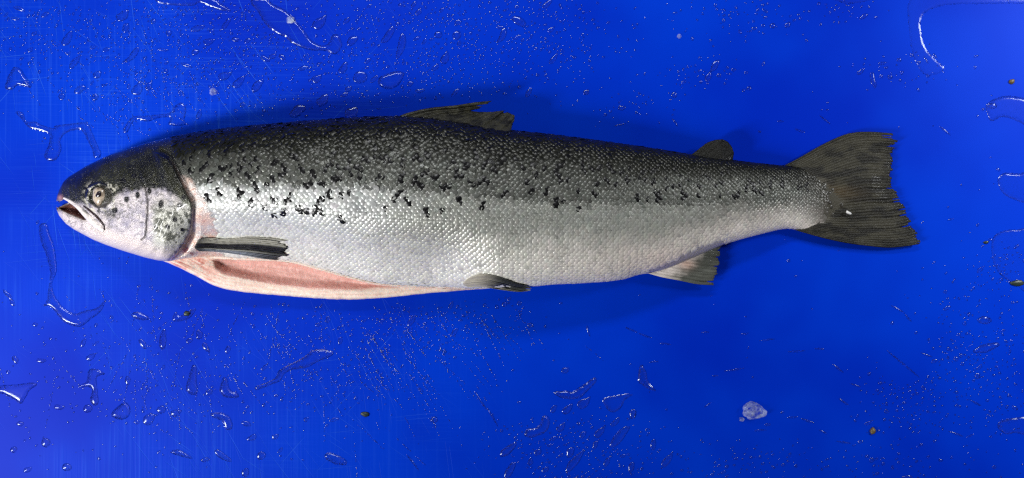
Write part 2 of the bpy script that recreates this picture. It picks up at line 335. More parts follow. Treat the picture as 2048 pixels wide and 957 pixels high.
def head_color(x, y):
    one = np.zeros(x.shape + (3,))
    nz = fbm(x / 26, y / 20, 31) - .5; nf = fbm(x / 6, y / 6, 33, 3) - .5; nm = fbm(x / 11, y / 9, 35, 3) - .5
    dark = mix(one + lin(37, 38, 27), one + lin(20, 21, 17), sstep(-.15, .2, nz)); dark = mix(dark, one + lin(70, 70, 48), sstep(.12, .3, nm) * .5)
    cheek = mix(one + lin(164, 158, 168), one + lin(204, 195, 197), sstep(-.2, .2, nm)); cheek = mix(cheek, one + lin(132, 127, 148), sstep(.08, .3, nz) * .6)
    jaw = one + lin(218, 205, 198)
    yb = np.interp(x, [110, 128, 150, 176, 200, 226, 250, 292, 330, 360, 390], [404, 400, 406, 410, 408, 398, 380, 378, 378, 400, 425])
    f = sstep(-6, 7, y - yb - 14 * nz - 10 * nf)
    c = mix(dark, cheek, f)
    c = mix(c, jaw, sstep(-12, 14, y - np.interp(x, [110, 160, 200, 260, 330], [408, 440, 452, 474, 500])))
    # mottled gill cover
    op = sstep(298, 316, x) * sstep(385, 430, y) * (1 - sstep(480, 512, y)) * sstep(0, 6, sdf(OPERC, x, y))
    c = mix(c, one + lin(196, 200, 178), op * .55)
    c = mix(c, one + lin(52, 56, 44), op * sstep(-.03, .08, nm * .7 + nf * .6) * .85)
    edge = np.exp(-((sdf(OPERC, x, y) - 3) / 4) ** 2) * (x > 335)
    c = mix(c, one + lin(34, 33, 27), np.clip(edge * (0.65 + 1.6 * nf) * sstep(330, 360, y), 0, 1))
    # dark ring of the eye socket with pale flecks
    de = np.hypot((x - 203) / 24, (y - 394) / 23)
    c = mix(c, one + lin(28, 28, 24), (1 - sstep(.92, 1.15, de + 0.5 * nf)) * .82)
    ringf = np.exp(-((de - 1.25) / .28) ** 2)
    c = mix(c, one + lin(208, 204, 188), ringf * sstep(.06, .14, nf) * .9)
    c = mix(c, one + lin(40, 40, 34), ringf * sstep(.05, .15, -nf) * sstep(395, 415, y) * .9)
    wedge = np.exp(-(np.hypot((x - 222) / 16, (y - 428) / 9)) ** 2); c = mix(c, one + lin(38, 40, 36), np.clip(wedge * (1 + 2.5 * nf), 0, 1) * .9)
    flk = sstep(.10, .17, fbm(x / 4.2, y / 4.2, 38, 2) - .5) * sstep(0, 20, y - yb + 16); c = mix(c, one + lin(74, 76, 66), flk * .55 * (1 - sstep(440, 480, y)))
    for sx, sy, rx, ry in [(253, 399, 5, 6), (275, 391, 5, 7), (229, 421, 6, 6), (322, 409, 6, 9), (335, 454, 5, 5), (299, 382, 4, 7), (360, 412, 6, 6), (367, 395, 5, 6), (246, 362, 8, 5), (268, 352, 6, 5), (308, 372, 5, 5), (284, 360, 5, 6), (350, 440, 5, 5), (312, 455, 4, 4), (365, 460, 5, 4)]:
        d = np.hypot((x - sx) / rx, (y - sy) / ry) + .6 * nf
        c = mix(c, one + lin(14, 14, 14), 1 - sstep(.75, 1.15, d))
    c = mix(c, one + lin(40, 36, 32), np.exp(-(linedist(PREOP, x, y) / 1.5) ** 2) * .85)
    dm = sdf(MOUTH, x, y)
    c = mix(c, one + lin(132, 88, 80), sstep(-1, 2, dm))
    c = mix(c, one + lin(120, 108, 86), np.exp(-((dm + 2.5) / 2) ** 2) * (y > 412) * .6)
    c = mix(c, one + lin(190, 140, 120), np.exp(-(np.hypot((x - 120) / 5, (y - 396) / 5)) ** 2))
    return c

def body_color(W, under):
    x, y = unP(W)
    nf = fbm(x / 6, y / 6, 43) - .5; nz = fbm(x / 20, y / 20, 44) - .5; one = np.zeros(x.shape + (3,))
    fl = flank_color(x, y); fl = mix(fl, one + lin(17, 17, 19), 1 - sstep(.8, 1.1, spot_field(x, y)))
    fl = fl * 0.72
    # bare rosy skin behind the gill cover
    sh = mix(one + lin(226, 196, 182), one + lin(216, 208, 204), sstep(-.1, .15, nz)); sh = mix(sh, one + lin(205, 150, 136), sstep(.1, .25, nf) * .6)
    xs = np.interp(y, [330, 365, 400, 440, 480, 520], [352, 382, 408, 424, 436, 446])
    fl = mix(sh, fl, np.maximum(sstep(-6, 8, x - xs - 20 * nf), 1 - sstep(345, 372, y - 20 * nf)))
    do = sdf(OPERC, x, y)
    blood = np.exp(-(np.hypot((x - 371) / 7, (y - 499) / 10)) ** 2) + .7 * np.exp(-(np.hypot((x - 384) / 10, (y - 507) / 4)) ** 2)
    fl = mix(fl, one + lin(112, 20, 18), np.clip(blood * (1.0 + 2 * nf), 0, .95))
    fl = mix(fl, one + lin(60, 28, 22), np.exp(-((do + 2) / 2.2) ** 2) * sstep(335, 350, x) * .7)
    ish = (sstep(-1.2, .6, do)) * (1 - sstep(396, 402, x)) + (x < 330) * (y < 330)
    ish = np.clip(ish, 0, 1)
    ish = np.maximum(ish, 1 - sstep(326, 366, x + 36 * nf + (y - 300) * .05))
    c = mix(fl, head_color(x, y), ish)
    lobe = np.exp(-(np.hypot((x - 1635) / 34, (y - 455) / 14)) ** 2); c = mix(c, one + lin(205, 202, 200), np.clip(lobe * 1.1, 0, 1))
    c = mix(c, one + lin(60, 57, 46), sstep(1606, 1655, x + 16 * nz) * (1 - np.clip(lobe * 1.3, 0, 1)))
    vent = np.exp(-(np.hypot((x - 1272) / 22, (y - 549) / 9)) ** 2); c = mix(c, one + lin(214, 178, 160), vent * .7)
    cav = sstep(335, 420, x) * (1 - sstep(900, 985, x)); c = mix(c, one + lin(224, 178, 160), under * cav)
    return c, ish

def build_salmon():
    root = bpy.data.objects.new('salmon', None); col.objects.link(root); root.location = (0, 0, 0)
    tag(root, 'whole gutted silver salmon with black spotted back lying on wet blue table', 'fish')
    # --- body
    px = np.r_[np.linspace(115, 420, 270), np.linspace(423, 1702, 330)]
    th = np.r_[np.linspace(0, math.pi, 250), np.linspace(math.pi, 2 * math.pi, 70)[1:-1]]
    W = body_surface(px, th); n, mth = W.shape[:2]
    topside = (np.sin(th) > -1e-6)[None, :] * np.ones((n, 1))
    fade = sstep(0, 0.35, np.sin(th))[None, :] * np.ones((n, 1))
    dz, dm = head_relief(W); W[..., 2] += dz * fade
    tt = ip(THKs, px)[:, None] * 1e-3
    W[..., 2] = np.where(topside > 0, W[..., 2] - sstep(-1.0, 2.5, dm) * np.minimum(0.012, np.maximum(0, W[..., 2] - tt * 0.9)), W[..., 2])
    ends = np.stack([W[0].mean(0), W[-1].mean(0)])
    x, y = unP(W)
    under = sstep(-0.05, -0.35, 0 * th) if False else (sstep(0.0, 0.25, -np.sin(th)) * (np.cos(th) < 0))[None, :] * np.ones((n, 1))
    C, ish = body_color(W, under)
    V = W.reshape(-1, 3); faces = grid_faces(n, mth, closed_v=True)
    cx, cy = unP(V); hole = sdf(NOTCH, cx, cy) > 0
    faces = [f for f in faces if not (hole[f[0]] and hole[f[1]] and hole[f[2]] and hole[f[3]])]
    V = np.vstack([V, ends]); a0 = len(V) - 2
    for j in range(mth):
        j2 = (j + 1) % mth
        faces.append(((n - 1) * mth + j2, (n - 1) * mth + j, a0 + 1))
    C2 = np.vstack([C.reshape(-1, 3), C[0, :1], C[-1, :1]])
    mt = np.r_[(0.35 * ish + 0.5 * (1 - ish)).ravel(), 0.3, 0.3]
    dull = sstep(1580, 1640, V[:, 0] / K + 1024); mt = mt * (1 - dull)
    body = mesh_obj('body', V, [f[::-1] for f in faces], M_head, root, C2, mt)
    a = body.data.attributes.new('Dull', 'FLOAT', 'POINT'); a.data.foreach_set('value', dull.astype(np.float32))
    return root, body
salmon, body = build_salmon()

# --- scales: real overlapping plates in rows that run out from the lateral line
def build_scales():
    gx = np.arange(330, 1703, 2.0); gt = np.linspace(-0.75, math.pi + 0.55, 420)
    G = body_surface(gx, gt)
    dx_ = np.gradient(G, axis=0); dt_ = np.gradient(G, axis=1)
    Nn = np.cross(dt_, dx_); Nn /= np.linalg.norm(Nn, axis=-1, keepdims=True) + 1e-12
    if Nn[100, 200, 2] < 0: Nn = -Nn
    imx, imy = unP(G)
    arc = np.concatenate([np.zeros((len(gx), 1)), np.cumsum(np.linalg.norm(np.diff(G, axis=1), axis=-1), 1)], 1)
    tops = range(140, 0)
    items = []
    x = 336.0; ci = 0
    while x < 1698:
        s = float(np.interp(x, [330, 420, 900, 1250, 1500, 1640, 1700], [9.0, 10.6, 10.6, 9.6, 8.2, 6.2, 5.0]))
        hgt = s * 1.16
        i = min(int(round((x - 330) / 2)), len(gx) - 1)
        mid = slice(60, 360)
        j0 = 60 + int(np.argmin(np.abs(imy[i, mid] - ip(LATs, imx[i, mid]))))
        a0 = arc[i, j0]; step = hgt * K * 0.96
        for j in range(-60, 61):
            if (ci + j) % 2: continue
            a = a0 + j * step / 2
            if a < arc[i, 0] or a > arc[i, -1]: continue
            jt = np.interp(a, arc[i], np.arange(len(gt)))
            items.append((i, jt, s, j))
        x += s / 2; ci += 1
    I = np.array([t[0] for t in items]); J = np.array([t[1] for t in items]); S = np.array([t[2] for t in items])
    Jf = np.clip(np.floor(J).astype(int), 0, len(gt) - 2); fr = (J - Jf)[:, None]
    pos = G[I, Jf] * (1 - fr) + G[I, Jf + 1] * fr; nor = Nn[I, Jf] * (1 - fr) + Nn[I, Jf + 1] * fr
    tx = dx_[I, Jf]
    thv = np.interp(J, np.arange(len(gt)), gt)
    X, Y = unP(pos)
    xs = np.interp(Y, [285, 330, 365, 400, 440, 480, 520], [344, 362, 392, 414, 430, 442, 452])
    keep = (X > xs + 7 * (fbm(X / 9, Y / 9, 50) - .5) * 2) & (pos[:, 2] > 0.002)
    keep &= ~((thv > math.pi + 0.10) & (X < 990))                                   # no scales inside the cavity
    keep &= ~((thv > math.pi - 0.20) & (X < 560))
    keep &= ~((X > 1655) & (Y > 452)) & ~((X > 1600) & (Y > 459))
    tailcut = 1684 - 22 * np.abs((Y - 400) / 60) ** 2 + 8 * (fbm(X / 7, Y / 5, 52) - .5)
    keep &= X < tailcut
    keep &= np.random.default_rng(3).random(len(X)) > sstep(1622, 1676, X) * .95
    keep &= sdf([(1292, 566), (1300, 540), (1345, 522), (1400, 494), (1450, 478), (1460, 520), (1400, 580)], X, Y) < 0
    pos, nor, tx, S, X, Y, thv = pos[keep], nor[keep], tx[keep], S[keep], X[keep], Y[keep], thv[keep]
    n = len(pos)
    nor /= np.linalg.norm(nor, axis=1, keepdims=True); tx = tx - nor * (tx * nor).sum(1, keepdims=True); tx /= np.linalg.norm(tx, axis=1, keepdims=True)
    ty = np.cross(nor, tx)
    r = np.random.default_rng(11)
    def rot(a, b2, ang): return a * np.cos(ang)[:, None] + b2 * np.sin(ang)[:, None], b2 * np.cos(ang)[:, None] - a * np.sin(ang)[:, None]
    sd = np.radians(np.interp(Y - ip(LATs, X), [-120, -10, 40], [7.0, 5.5, 2.2]))
    sd = sd * np.interp(X, [900, 1250], [1.0, .65])
    ty, nor = rot(ty, nor, r.normal(0, 1, n) * sd); tx, nor = rot(tx, nor, np.radians(-4.0) + r.normal(0, 1, n) * sd)
    tx, ty = rot(tx, ty, r.normal(0, .08, n))
    # outline in units of the spacing: +x is tailward
    ang = np.radians([0, 32, 64, 100, 150, 210, 260, 296, 328])
    ox = np.cos(ang) * np.where(np.cos(ang) > 0, .70, .62); oy = np.sin(ang) * 0.60
    out = np.stack([ox, oy], -1); inn = out * 0.86; nr = len(ang)
    base = np.vstack([[[0.05, 0]], inn, out])
    hz = np.r_[0.050, 0.050 + 0.012 * (inn[:, 0] > .2), np.where(ox > 0.1, 0.044, -0.05)]
    black = np.zeros(n, bool)
    for i in range(len(SPOTS)):
        d2 = np.hypot(X - SPX[i], (Y - SPY[i]) * .85); oo = np.argsort(d2)[:4]
        k = (1 + (i * 7) % 3 // 2 + (i % 2) if i < 143 else 1)
        for q in oo[:k]:
            if d2[q] < 7.5: black[q] = True
    Sm = S * K
    jit = 1 + r.normal(0, .07, (n, 1))
    V = pos[:, None] + (base[None, :, 0, None] * tx[:, None] + base[None, :, 1, None] * 1.16 * ty[:, None]) * (Sm[:, None, None] * jit[..., None]) + hz[None, :, None] * nor[:, None] * Sm[:, None, None]
    ctrp = V[:, :1]; V = np.where(black[:, None, None], ctrp + (V - ctrp) * 1.0 + nor[:, None] * 0.00008, V)
    V += nor[:, None] * 0.00010
    f1 = [(0, 1 + k, 1 + (k + 1) % nr) for k in range(nr)]
    f2 = [(1 + k, 1 + nr + k, 1 + nr + (k + 1) % nr, 1 + (k + 1) % nr) for k in range(nr)]
    F1 = f1 + f2
    C = flank_color(X, Y)
    lum = np.exp(r.normal(0, 1, n) * np.interp(Y - ip(LATs, X), [-20, 40], [.17, .07]))[:, None]
    tint = 1 + r.normal(0, .012, (n, 3))
    C = C * lum * tint
    sp = spot_field(X + r.normal(0, .7, n), Y + r.normal(0, .7, n), 5.6, 7.2)
    low = (Y > ip(LATs, X) - 6)
    C[black] = lin(9, 9, 11)
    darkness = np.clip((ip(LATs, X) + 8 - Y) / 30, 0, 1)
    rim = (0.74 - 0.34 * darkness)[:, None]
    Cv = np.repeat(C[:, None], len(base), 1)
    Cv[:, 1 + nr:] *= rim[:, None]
    front = np.r_[False, np.zeros(nr, bool), ox < -0.05]
    met = np.where(black, 0.0, np.interp(darkness, [0, 1], [0.36, 0.50])) * np.interp(X, [1560, 1680], [1, .15])
    area = S ** 2 * np.clip(nor[:, 2], 0, 1) * ((X > 430) & (X < 1000) & (thv > 0.5) & (thv < 2.7))
    order = np.argsort(-area); solo = order[:300]; rest = order[300:]
    nb = len(base)
    Fs = np.array([list(f) + [-1] * (4 - len(f)) for f in F1])
    faces = []
    for k in range(len(rest)):
        o = k * nb; faces += [tuple(i + o for i in f) for f in F1]
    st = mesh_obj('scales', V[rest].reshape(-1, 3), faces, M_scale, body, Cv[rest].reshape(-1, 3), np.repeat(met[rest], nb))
    st['kind'] = 'stuff'
    for k in solo:
        c0 = V[k].mean(0)
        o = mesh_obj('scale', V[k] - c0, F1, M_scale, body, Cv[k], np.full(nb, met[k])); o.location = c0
build_scales()

# --- fins: ribbed membranes spanned between base, tip and two edges
def coons(base, tip, left, right, nu, nv):
    B = smooth_curve(base, nu); T = np.asarray(tip, float)
    s = np.r_[0, np.cumsum(np.linalg.norm(np.diff(T, axis=0), axis=1))]; s /= s[-1]; u = np.linspace(0, 1, nu)
    T = np.stack([np.interp(u, s, T[:, 0]), np.interp(u, s, T[:, 1])], -1)
    Lc = smooth_curve([base[0]] + left + [tip[0]], nv); Rc = smooth_curve([base[-1]] + right + [tip[-1]], nv)
    U = u[:, None, None]; V = np.linspace(0, 1, nv)[None, :, None]
    p = (1 - V) * B[:, None] + V * T[:, None] + (1 - U) * Lc[None] + U * Rc[None]
    p -= (1 - U) * (1 - V) * B[0] + (1 - U) * V * T[0] + U * (1 - V) * B[-1] + U * V * T[-1]
    return p
_gx = np.arange(330., 1703., 2.0); _G = body_surface(_gx, np.linspace(0, math.pi, 240)); _ix, _iy = unP(_G)
ZMAP = np.zeros((1760, 700)); _o = np.argsort(_G[..., 2].ravel())
for _dx in range(-2, 3):
    for _dy in range(-2, 3): ZMAP[np.clip(_ix.ravel()[_o].astype(int) + _dx, 0, 1759), np.clip(_iy.ravel()[_o].astype(int) + _dy, 0, 699)] = _G[..., 2].ravel()[_o]
def fin(name, base, tip, left, right, rays, z0, z1, cfun, ridge=0.0005, thick=0.0007, fray=0.05, seed=1, nv=40, wave=0.0015, label=None, material=None, lie=None, ribc=.45):
    per = 7; nu = rays * per + 1
    p = coons(base, tip, left, right, nu, nv)
    r = np.random.default_rng(seed)
    U = np.linspace(0, 1, nu)[:, None]; Vv = np.linspace(0, 1, nv)[None, :]
    ph = U * rays; k = np.floor(np.clip(ph, 0, rays - 1e-6)).astype(int); fr = ph - k
    ln = 1 - fray * r.random(rays) * 1.2; slit = r.random(rays + 1) < 0.25
    gap = np.minimum(fr, 1 - fr); near = np.where(fr < .5, k, np.minimum(k + 1, rays))
    l = ln[k] - np.where(slit[near] & (gap < 0.16), fray * 2.5, 0) - fray * 0.5 * (gap < .1)
    edge = (U > .02) & (U < .98); l = np.where(edge, l, 1.0)
    # shorten each ray by sampling its own line
    v2 = Vv * l; idx = v2 * (nv - 1); i0 = np.clip(np.floor(idx).astype(int), 0, nv - 2); f = (idx - i0)[..., None]
    ii = np.arange(nu)[:, None]; q = p[ii, i0] * (1 - f) + p[ii, i0 + 1] * f
    bran = np.abs(np.sin(math.pi * ph)) * (1 - Vv * .4) + 0.35 * np.abs(np.sin(2 * math.pi * ph)) * Vv
    z = z0 + (z1 - z0) * Vv + ridge * (bran - .5) * sstep(0, .15, Vv) + wave * (fbm(U * 4 + 0 * Vv, Vv * 2 + seed, seed) - .5) * Vv
    if lie is not None:
        zb = ZMAP[np.clip(q[..., 0].astype(int), 0, 1759), np.clip(q[..., 1].astype(int), 0, 699)]
        zr = zb.copy()
        for i in range(nu):
            g = zb[i] > 0
            zr[i] = np.interp(np.arange(nv), np.arange(nv)[g], zb[i][g]) if g.any() else np.nan
        good = ~np.isnan(zr[:, 0])
        for i in np.where(~good)[0]: zr[i] = zr[np.where(good)[0][np.argmin(np.abs(np.where(good)[0] - i))]]
        ker = np.ones(9) / 9
        for _ in range(3): zr = np.apply_along_axis(lambda a: np.convolve(np.pad(a, 4, 'edge'), ker, 'valid'), 0, zr)
        z = zr + lie[0] + (lie[1] - lie[0]) * Vv + ridge * (bran - .5) * sstep(0, .15, Vv)
    taper = 1 - 0.6 * Vv
    top = P(q[..., 0], q[..., 1], z); bot = P(q[..., 0], q[..., 1], np.maximum(z - thick * taper, 0.0004))
    C = cfun(q[..., 0], q[..., 1], U + 0 * Vv, Vv + 0 * U)
    streak = (vnoise(U * rays * 1.3 + 0 * Vv, Vv * 2 + 0 * U, seed + 3) - .5) * .35 + (vnoise(U * rays * 5 + 0 * Vv, Vv * 6 + 0 * U, seed + 9) - .5) * .4
    rib = (bran - .62) * ribc
    C = C * np.exp(streak + rib)[..., None]
    nvt = nu * nv; F = grid_faces(nu, nv); F2 = [tuple(i + nvt for i in f[::-1]) for f in F]
    per_ = [i * nv for i in range(nu)] + [(nu - 1) * nv + j for j in range(1, nv)] + [i * nv + nv - 1 for i in range(nu - 2, -1, -1)] + [j for j in range(nv - 2, 0, -1)]
    side = [(per_[i], per_[i] + nvt, per_[(i + 1) % len(per_)] + nvt, per_[(i + 1) % len(per_)]) for i in range(len(per_))]
    allf = [f[::-1] for f in F + F2 + side]
    V = np.vstack([top.reshape(-1, 3), bot.reshape(-1, 3)]); CC = np.vstack([C.reshape(-1, 3)] * 2)
    # make the top face upward
    a, b_, c_ = (V[i] for i in allf[len(allf) // 5][:3])
    if np.cross(b_ - a, c_ - a)[2] < 0: allf = [f[::-1] for f in allf]
    o = mesh_obj(name, V, allf, material or M_fin, salmon, CC, np.zeros(len(V)))
    if label: o['label'] = label
    return o

def c_tail(x, y, u, v):
    n = fbm(x / 24, y / 10, 61) - .5
    c = mix(np.zeros(x.shape + (3,)) + lin(54, 52, 43), np.zeros(x.shape + (3,)) + lin(30, 29, 26), sstep(-.15, .15, n))
    c = mix(c, c * 0 + lin(26, 25, 22), np.maximum(sstep(.86, 1, v) * .8, np.maximum(1 - sstep(0, .035, u), sstep(.965, 1, u)) * .7))
    c = mix(c, c * 0 + lin(92, 89, 80), (1 - sstep(.0, .22, v + .25 * n)) * sstep(350, 366, y) * (1 - sstep(438, 455, y)) * .7)
    c = mix(c, c * 0 + lin(84, 70, 46), np.exp(-((y - 385) / 14) ** 2) * (1 - sstep(.2, .8, v)) * .5)
    cleft = np.exp(-((y - 368) / 4) ** 2) * sstep(.2, .7, v); return mix(c, c * 0 + lin(24, 23, 20), cleft * .6)
fin('tail_fin', [(1566, 333), (1600, 341), (1628, 356), (1643, 378), (1647, 400), (1644, 424), (1634, 443), (1616, 456), (1588, 460)],
    [(1785, 267), (1788, 275), (1796, 281), (1795, 289), (1785, 291), (1793, 299), (1787, 308), (1789, 325), (1788, 340), (1784, 352), (1786, 370), (1795, 386), (1803, 400), (1812, 415), (1818, 428), (1824, 443), (1823, 450), (1833, 458), (1838, 470), (1843, 484), (1838, 489)],
    [(1600, 315), (1640, 292), (1680, 273), (1710, 265), (1745, 264)], [(1625, 471), (1660, 480), (1700, 488), (1740, 493), (1775, 496), (1805, 494)],
    44, 0.0096, 0.0055, c_tail, ridge=0.00035, fray=0.03, seed=4, nv=46, wave=0.004, ribc=.28)

def c_dors(x, y, u, v):
    n = fbm(x / 12, y / 7, 63) - .5
    c = mix(np.zeros(x.shape + (3,)) + lin(56, 55, 44), np.zeros(x.shape + (3,)) + lin(28, 28, 23), sstep(-.12, .15, n))
    blot = sstep(.16, .24, fbm(x / 13 + 9, y / 6, 64) - .5 + .06); return mix(c, c * 0 + lin(18, 18, 16), blot * .8)
fin('dorsal_fin', [(786, 238), (840, 242), (900, 252), (960, 262), (1016, 270)],
    [(984, 202), (974, 211), (962, 217), (944, 222), (962, 224), (984, 224), (998, 222), (1010, 221), (1020, 226), (1030, 231), (1029, 241), (1025, 249)],
    [(815, 226), (860, 216), (910, 211), (950, 205)], [(1022, 262)], 12, 0.046, 0.034, c_dors, ridge=0.0007, fray=0.03, seed=8, nv=36, wave=0.003, thick=0.0012, ribc=.22)

def c_pec(x, y, u, v):
    c = np.zeros(x.shape + (3,)) + lin(150, 148, 136)
    c = mix(c, c * 0 + lin(30, 31, 33), sstep(.30, .40, u) * (1 - sstep(.62, .72, u))); c = mix(c, c * 0 + lin(128, 134, 144), sstep(.66, .76, u))
    c = mix(c, c * 0 + lin(26, 27, 30), sstep(.5, .95, v) * sstep(.34, .5, u) * .85)
    c = mix(c, c * 0 + lin(70, 66, 56), (1 - sstep(0, .12, u)) * .4); return mix(c, c * 0 + lin(36, 35, 34), (1 - sstep(.02, .14, v)) * .8)
def pec_z(): return 0.0
fin('pectoral_fin', [(398, 478), (392, 488), (390, 497), (398, 503)], [(577, 481), (566, 488), (575, 493), (579, 499), (570, 503), (578, 509), (575, 514), (562, 518), (553, 521)],
    [(425, 476), (450, 478), (500, 474), (545, 476)], [(440, 505), (490, 512), (525, 518)], 11, 0.0530, 0.0565, c_pec, ridge=0.0013, fray=0.05, seed=12, nv=40, wave=0.001, thick=0.0012, lie=(0.0022, 0.0016), label='dark pectoral fin folded flat against the flank')
def c_pel(x, y, u, v):
    c = mix(np.zeros(x.shape + (3,)) + lin(168, 162, 148), np.zeros(x.shape + (3,)) + lin(62, 64, 60), sstep(.12, .6, v) * (1 - .5 * sstep(.6, .9, u)))
    return mix(c, c * 0 + lin(176, 178, 176), np.maximum(sstep(.88, 1, u), sstep(.94, 1, v)) * .7)
fin('pelvic_fin', [(938, 556), (930, 562), (926, 569), (936, 575)], [(1056, 572), (1062, 575), (1064, 579), (1060, 583), (1050, 584)],
    [(965, 548), (1000, 555), (1030, 566)], [(965, 575), (1000, 580), (1030, 584)], 10, 0.036, 0.040, c_pel, ridge=0.0005, fray=0.03, seed=15, nv=30, wave=0.001, thick=0.0012, lie=(0.002, 0.001))
def c_anal(x, y, u, v):
    c = mix(np.zeros(x.shape + (3,)) + lin(214, 204, 196), np.zeros(x.shape + (3,)) + lin(80, 82, 76), sstep(.22, .62, v + .25 * (fbm(x / 9, y / 9, 66) - .5)))
    c = mix(c, c * 0 + lin(206, 168, 150), np.exp(-(np.hypot((x - 1372) / 15, (y - 528) / 10)) ** 2) * .7)
    return mix(c, c * 0 + lin(60, 60, 56), sstep(.85, 1, v) * .5)
fin('anal_fin', [(1282, 543), (1312, 534), (1350, 515), (1390, 499), (1420, 488)], [(1428, 571), (1431, 560), (1430, 552), (1438, 545), (1436, 536), (1442, 527), (1437, 518), (1441, 509), (1440, 498), (1452, 484)],
    [(1320, 554), (1355, 561), (1395, 569)], [(1436, 484)], 14, 0.017, 0.010, c_anal, ridge=0.00035, fray=0.03, seed=18, nv=36, wave=0.003, thick=0.001, ribc=.25)
def c_adi(x, y, u, v):
    c = mix(np.zeros(x.shape + (3,)) + lin(18, 18, 14), np.zeros(x.shape + (3,)) + lin(3, 3, 3), sstep(-6, 4, x - 1443 - .3 * (y - 300)))
    return c
fin('adipose_fin', [(1380, 312), (1410, 320), (1435, 324), (1452, 326)], [(1430, 280), (1445, 279), (1456, 284), (1464, 294), (1468, 306), (1466, 319)],
    [(1398, 298), (1414, 286)], [(1460, 325)], 6, 0.024, 0.020, c_adi, ridge=0.0002, fray=0.0, seed=22, nv=24, thick=0.005)

# --- eye, jaw plate, tongue
def blob(name, cx, cy, z, rx, ry, rz, colfun, material, parent, n=28, m=14, metal=0.0):
    V = []; C = []
    for i in range(m + 1):
        a = i / m * math.pi * 0.5
        for j in range(n):
            b2 = 2 * math.pi * j / n; wob = 1 + .09 * math.sin(2 * b2 + cx) + .07 * math.sin(3 * b2 + cy) + .05 * math.sin(5 * b2); V.append((cx + rx * wob * math.sin(a) * math.cos(b2), cy + wob * ry * math.sin(a) * math.sin(b2), z + rz * math.cos(a)))
    V = np.array(V); W = P(V[:, 0], V[:, 1], V[:, 2])
    rr = np.hypot((V[:, 0] - cx) / rx, (V[:, 1] - cy) / ry); C = colfun(V[:, 0], V[:, 1], rr)
    F = [f for f in grid_faces(m + 1, n, closed_v=True)]
    a, b_, c_ = (W[i] for i in F[n * 5][:3])
    if np.cross(b_ - a, c_ - a)[2] < 0: F = [f[::-1] for f in F]
    return mesh_obj(name, W, F, material, parent, C, np.full(len(W), metal))
def surf_z(x, y):
    """height of the smooth body under a photograph pixel"""
    g = body_surface(np.arange(max(x - 44., 115), min(x + 46., 1702), 1.5), np.linspace(0.02, math.pi - .02, 200)); ix, iy = unP(g)
    k = np.argmin((ix - x) ** 2 + (iy - y) ** 2); return g.reshape(-1, 3)[k, 2]
def c_eye(x, y, r):
    n = fbm(x / 5, y / 5, 71) - .5; o = np.zeros(x.shape + (3,))
    c = mix(o + lin(190, 176, 158), o + lin(146, 126, 108), sstep(-.1, .2, n)); c = mix(c, o + lin(70, 58, 48), sstep(.04, .14, fbm(x / 3.2, y / 3.2, 72) - .5) * .7); c = mix(c, o + lin(216, 202, 184), np.exp(-((r - .6) / .12) ** 2) * sstep(-.1, .1, n) * .5)
    return mix(c, o + lin(60, 48, 40), sstep(.88, 1, r + .5 * n) * .6)
ze = surf_z(199, 392)
M_eye = skin_material('wet_eye', 0.16, 0.0, 0.15, 900, 1.0)
eye = blob('eye', 199, 392, ze - 0.0030, 15.5, 17.5, 0.0040, c_eye, M_eye, salmon)
pupil = blob('pupil', 197.5, 389.5, ze + 0.0002, 6.0, 7.0, 0.0015, lambda x, y, r: np.zeros(x.shape + (3,)) + lin(40, 33, 38), M_eye, eye, 18, 8)

def ribbon(name, spine, widths, z_of, height, cfun, material, parent, n=60, m=14):
    """domed strap along a spine in photograph pixels"""
    s = smooth_curve(spine, n); t = np.gradient(s, axis=0); t /= np.linalg.norm(t, axis=1, keepdims=True); nn = np.stack([-t[:, 1], t[:, 0]], -1)
    u = np.linspace(0, 1, n); wv = np.interp(u, np.linspace(0, 1, len(widths)), widths)
    a = np.linspace(-1, 1, m)
    q = s[:, None] + nn[:, None] * (a[None, :, None] * wv[:, None, None])
    z0 = np.array([z_of(*p) for p in s])
    z = z0[:, None] + height * np.sqrt(np.clip(1 - np.abs(a) ** 2.6, 0, 1))[None] * (wv / max(widths))[:, None] ** .5 - 0.0012 * (np.abs(a) > .99)
    W = P(q[..., 0], q[..., 1], z).reshape(-1, 3); F = grid_faces(n, m)
    p0, p1, p2 = (W[i] for i in F[len(F) // 2][:3])
    if np.cross(p1 - p0, p2 - p0)[2] < 0: F = [f[::-1] for f in F]
    C = cfun(q[..., 0], q[..., 1], u[:, None] + 0 * a[None], a[None] + 0 * u[:, None]).reshape(-1, 3)
    return mesh_obj(name, W, F, material, parent, C, np.full(len(W), .1))
def c_max(x, y, u, a):
    n = fbm(x / 5, y / 5, 73) - .5; o = np.zeros(x.shape + (3,))
    c = mix(o + lin(238, 228, 224), o + lin(206, 200, 200), sstep(-.1, .2, n))
    mott = sstep(.38, .5, u) * (1 - sstep(.66, .8, u)) * (1 - sstep(-.3, .2, a)); c = mix(c, o + lin(80, 84, 74), mott * sstep(-.15, .1, n) * .8)
    return mix(c, o + lin(92, 48, 44), (1 - sstep(-1, -.8, a)) * sstep(.4, .5, u) * .9)  # rear edge darkened as the shadowed line beside the crease
ribbon('upper_jaw', [(127, 396), (140, 403), (158, 416), (175, 432), (190, 446), (201, 456), (207, 462)], [2.2, 3.4, 4.5, 6.5, 8.0, 8.2, 4.0], lambda x, y: surf_z(x, y) - 0.0004, 0.0026, c_max, M_head, salmon)
def c_lip(x, y, u, a):
    n = fbm(x / 4, y / 4, 75) - .5; o = np.zeros(x.shape + (3,)); return mix(o + lin(160, 146, 122), o + lin(84, 76, 62), sstep(-.1, .15, n))
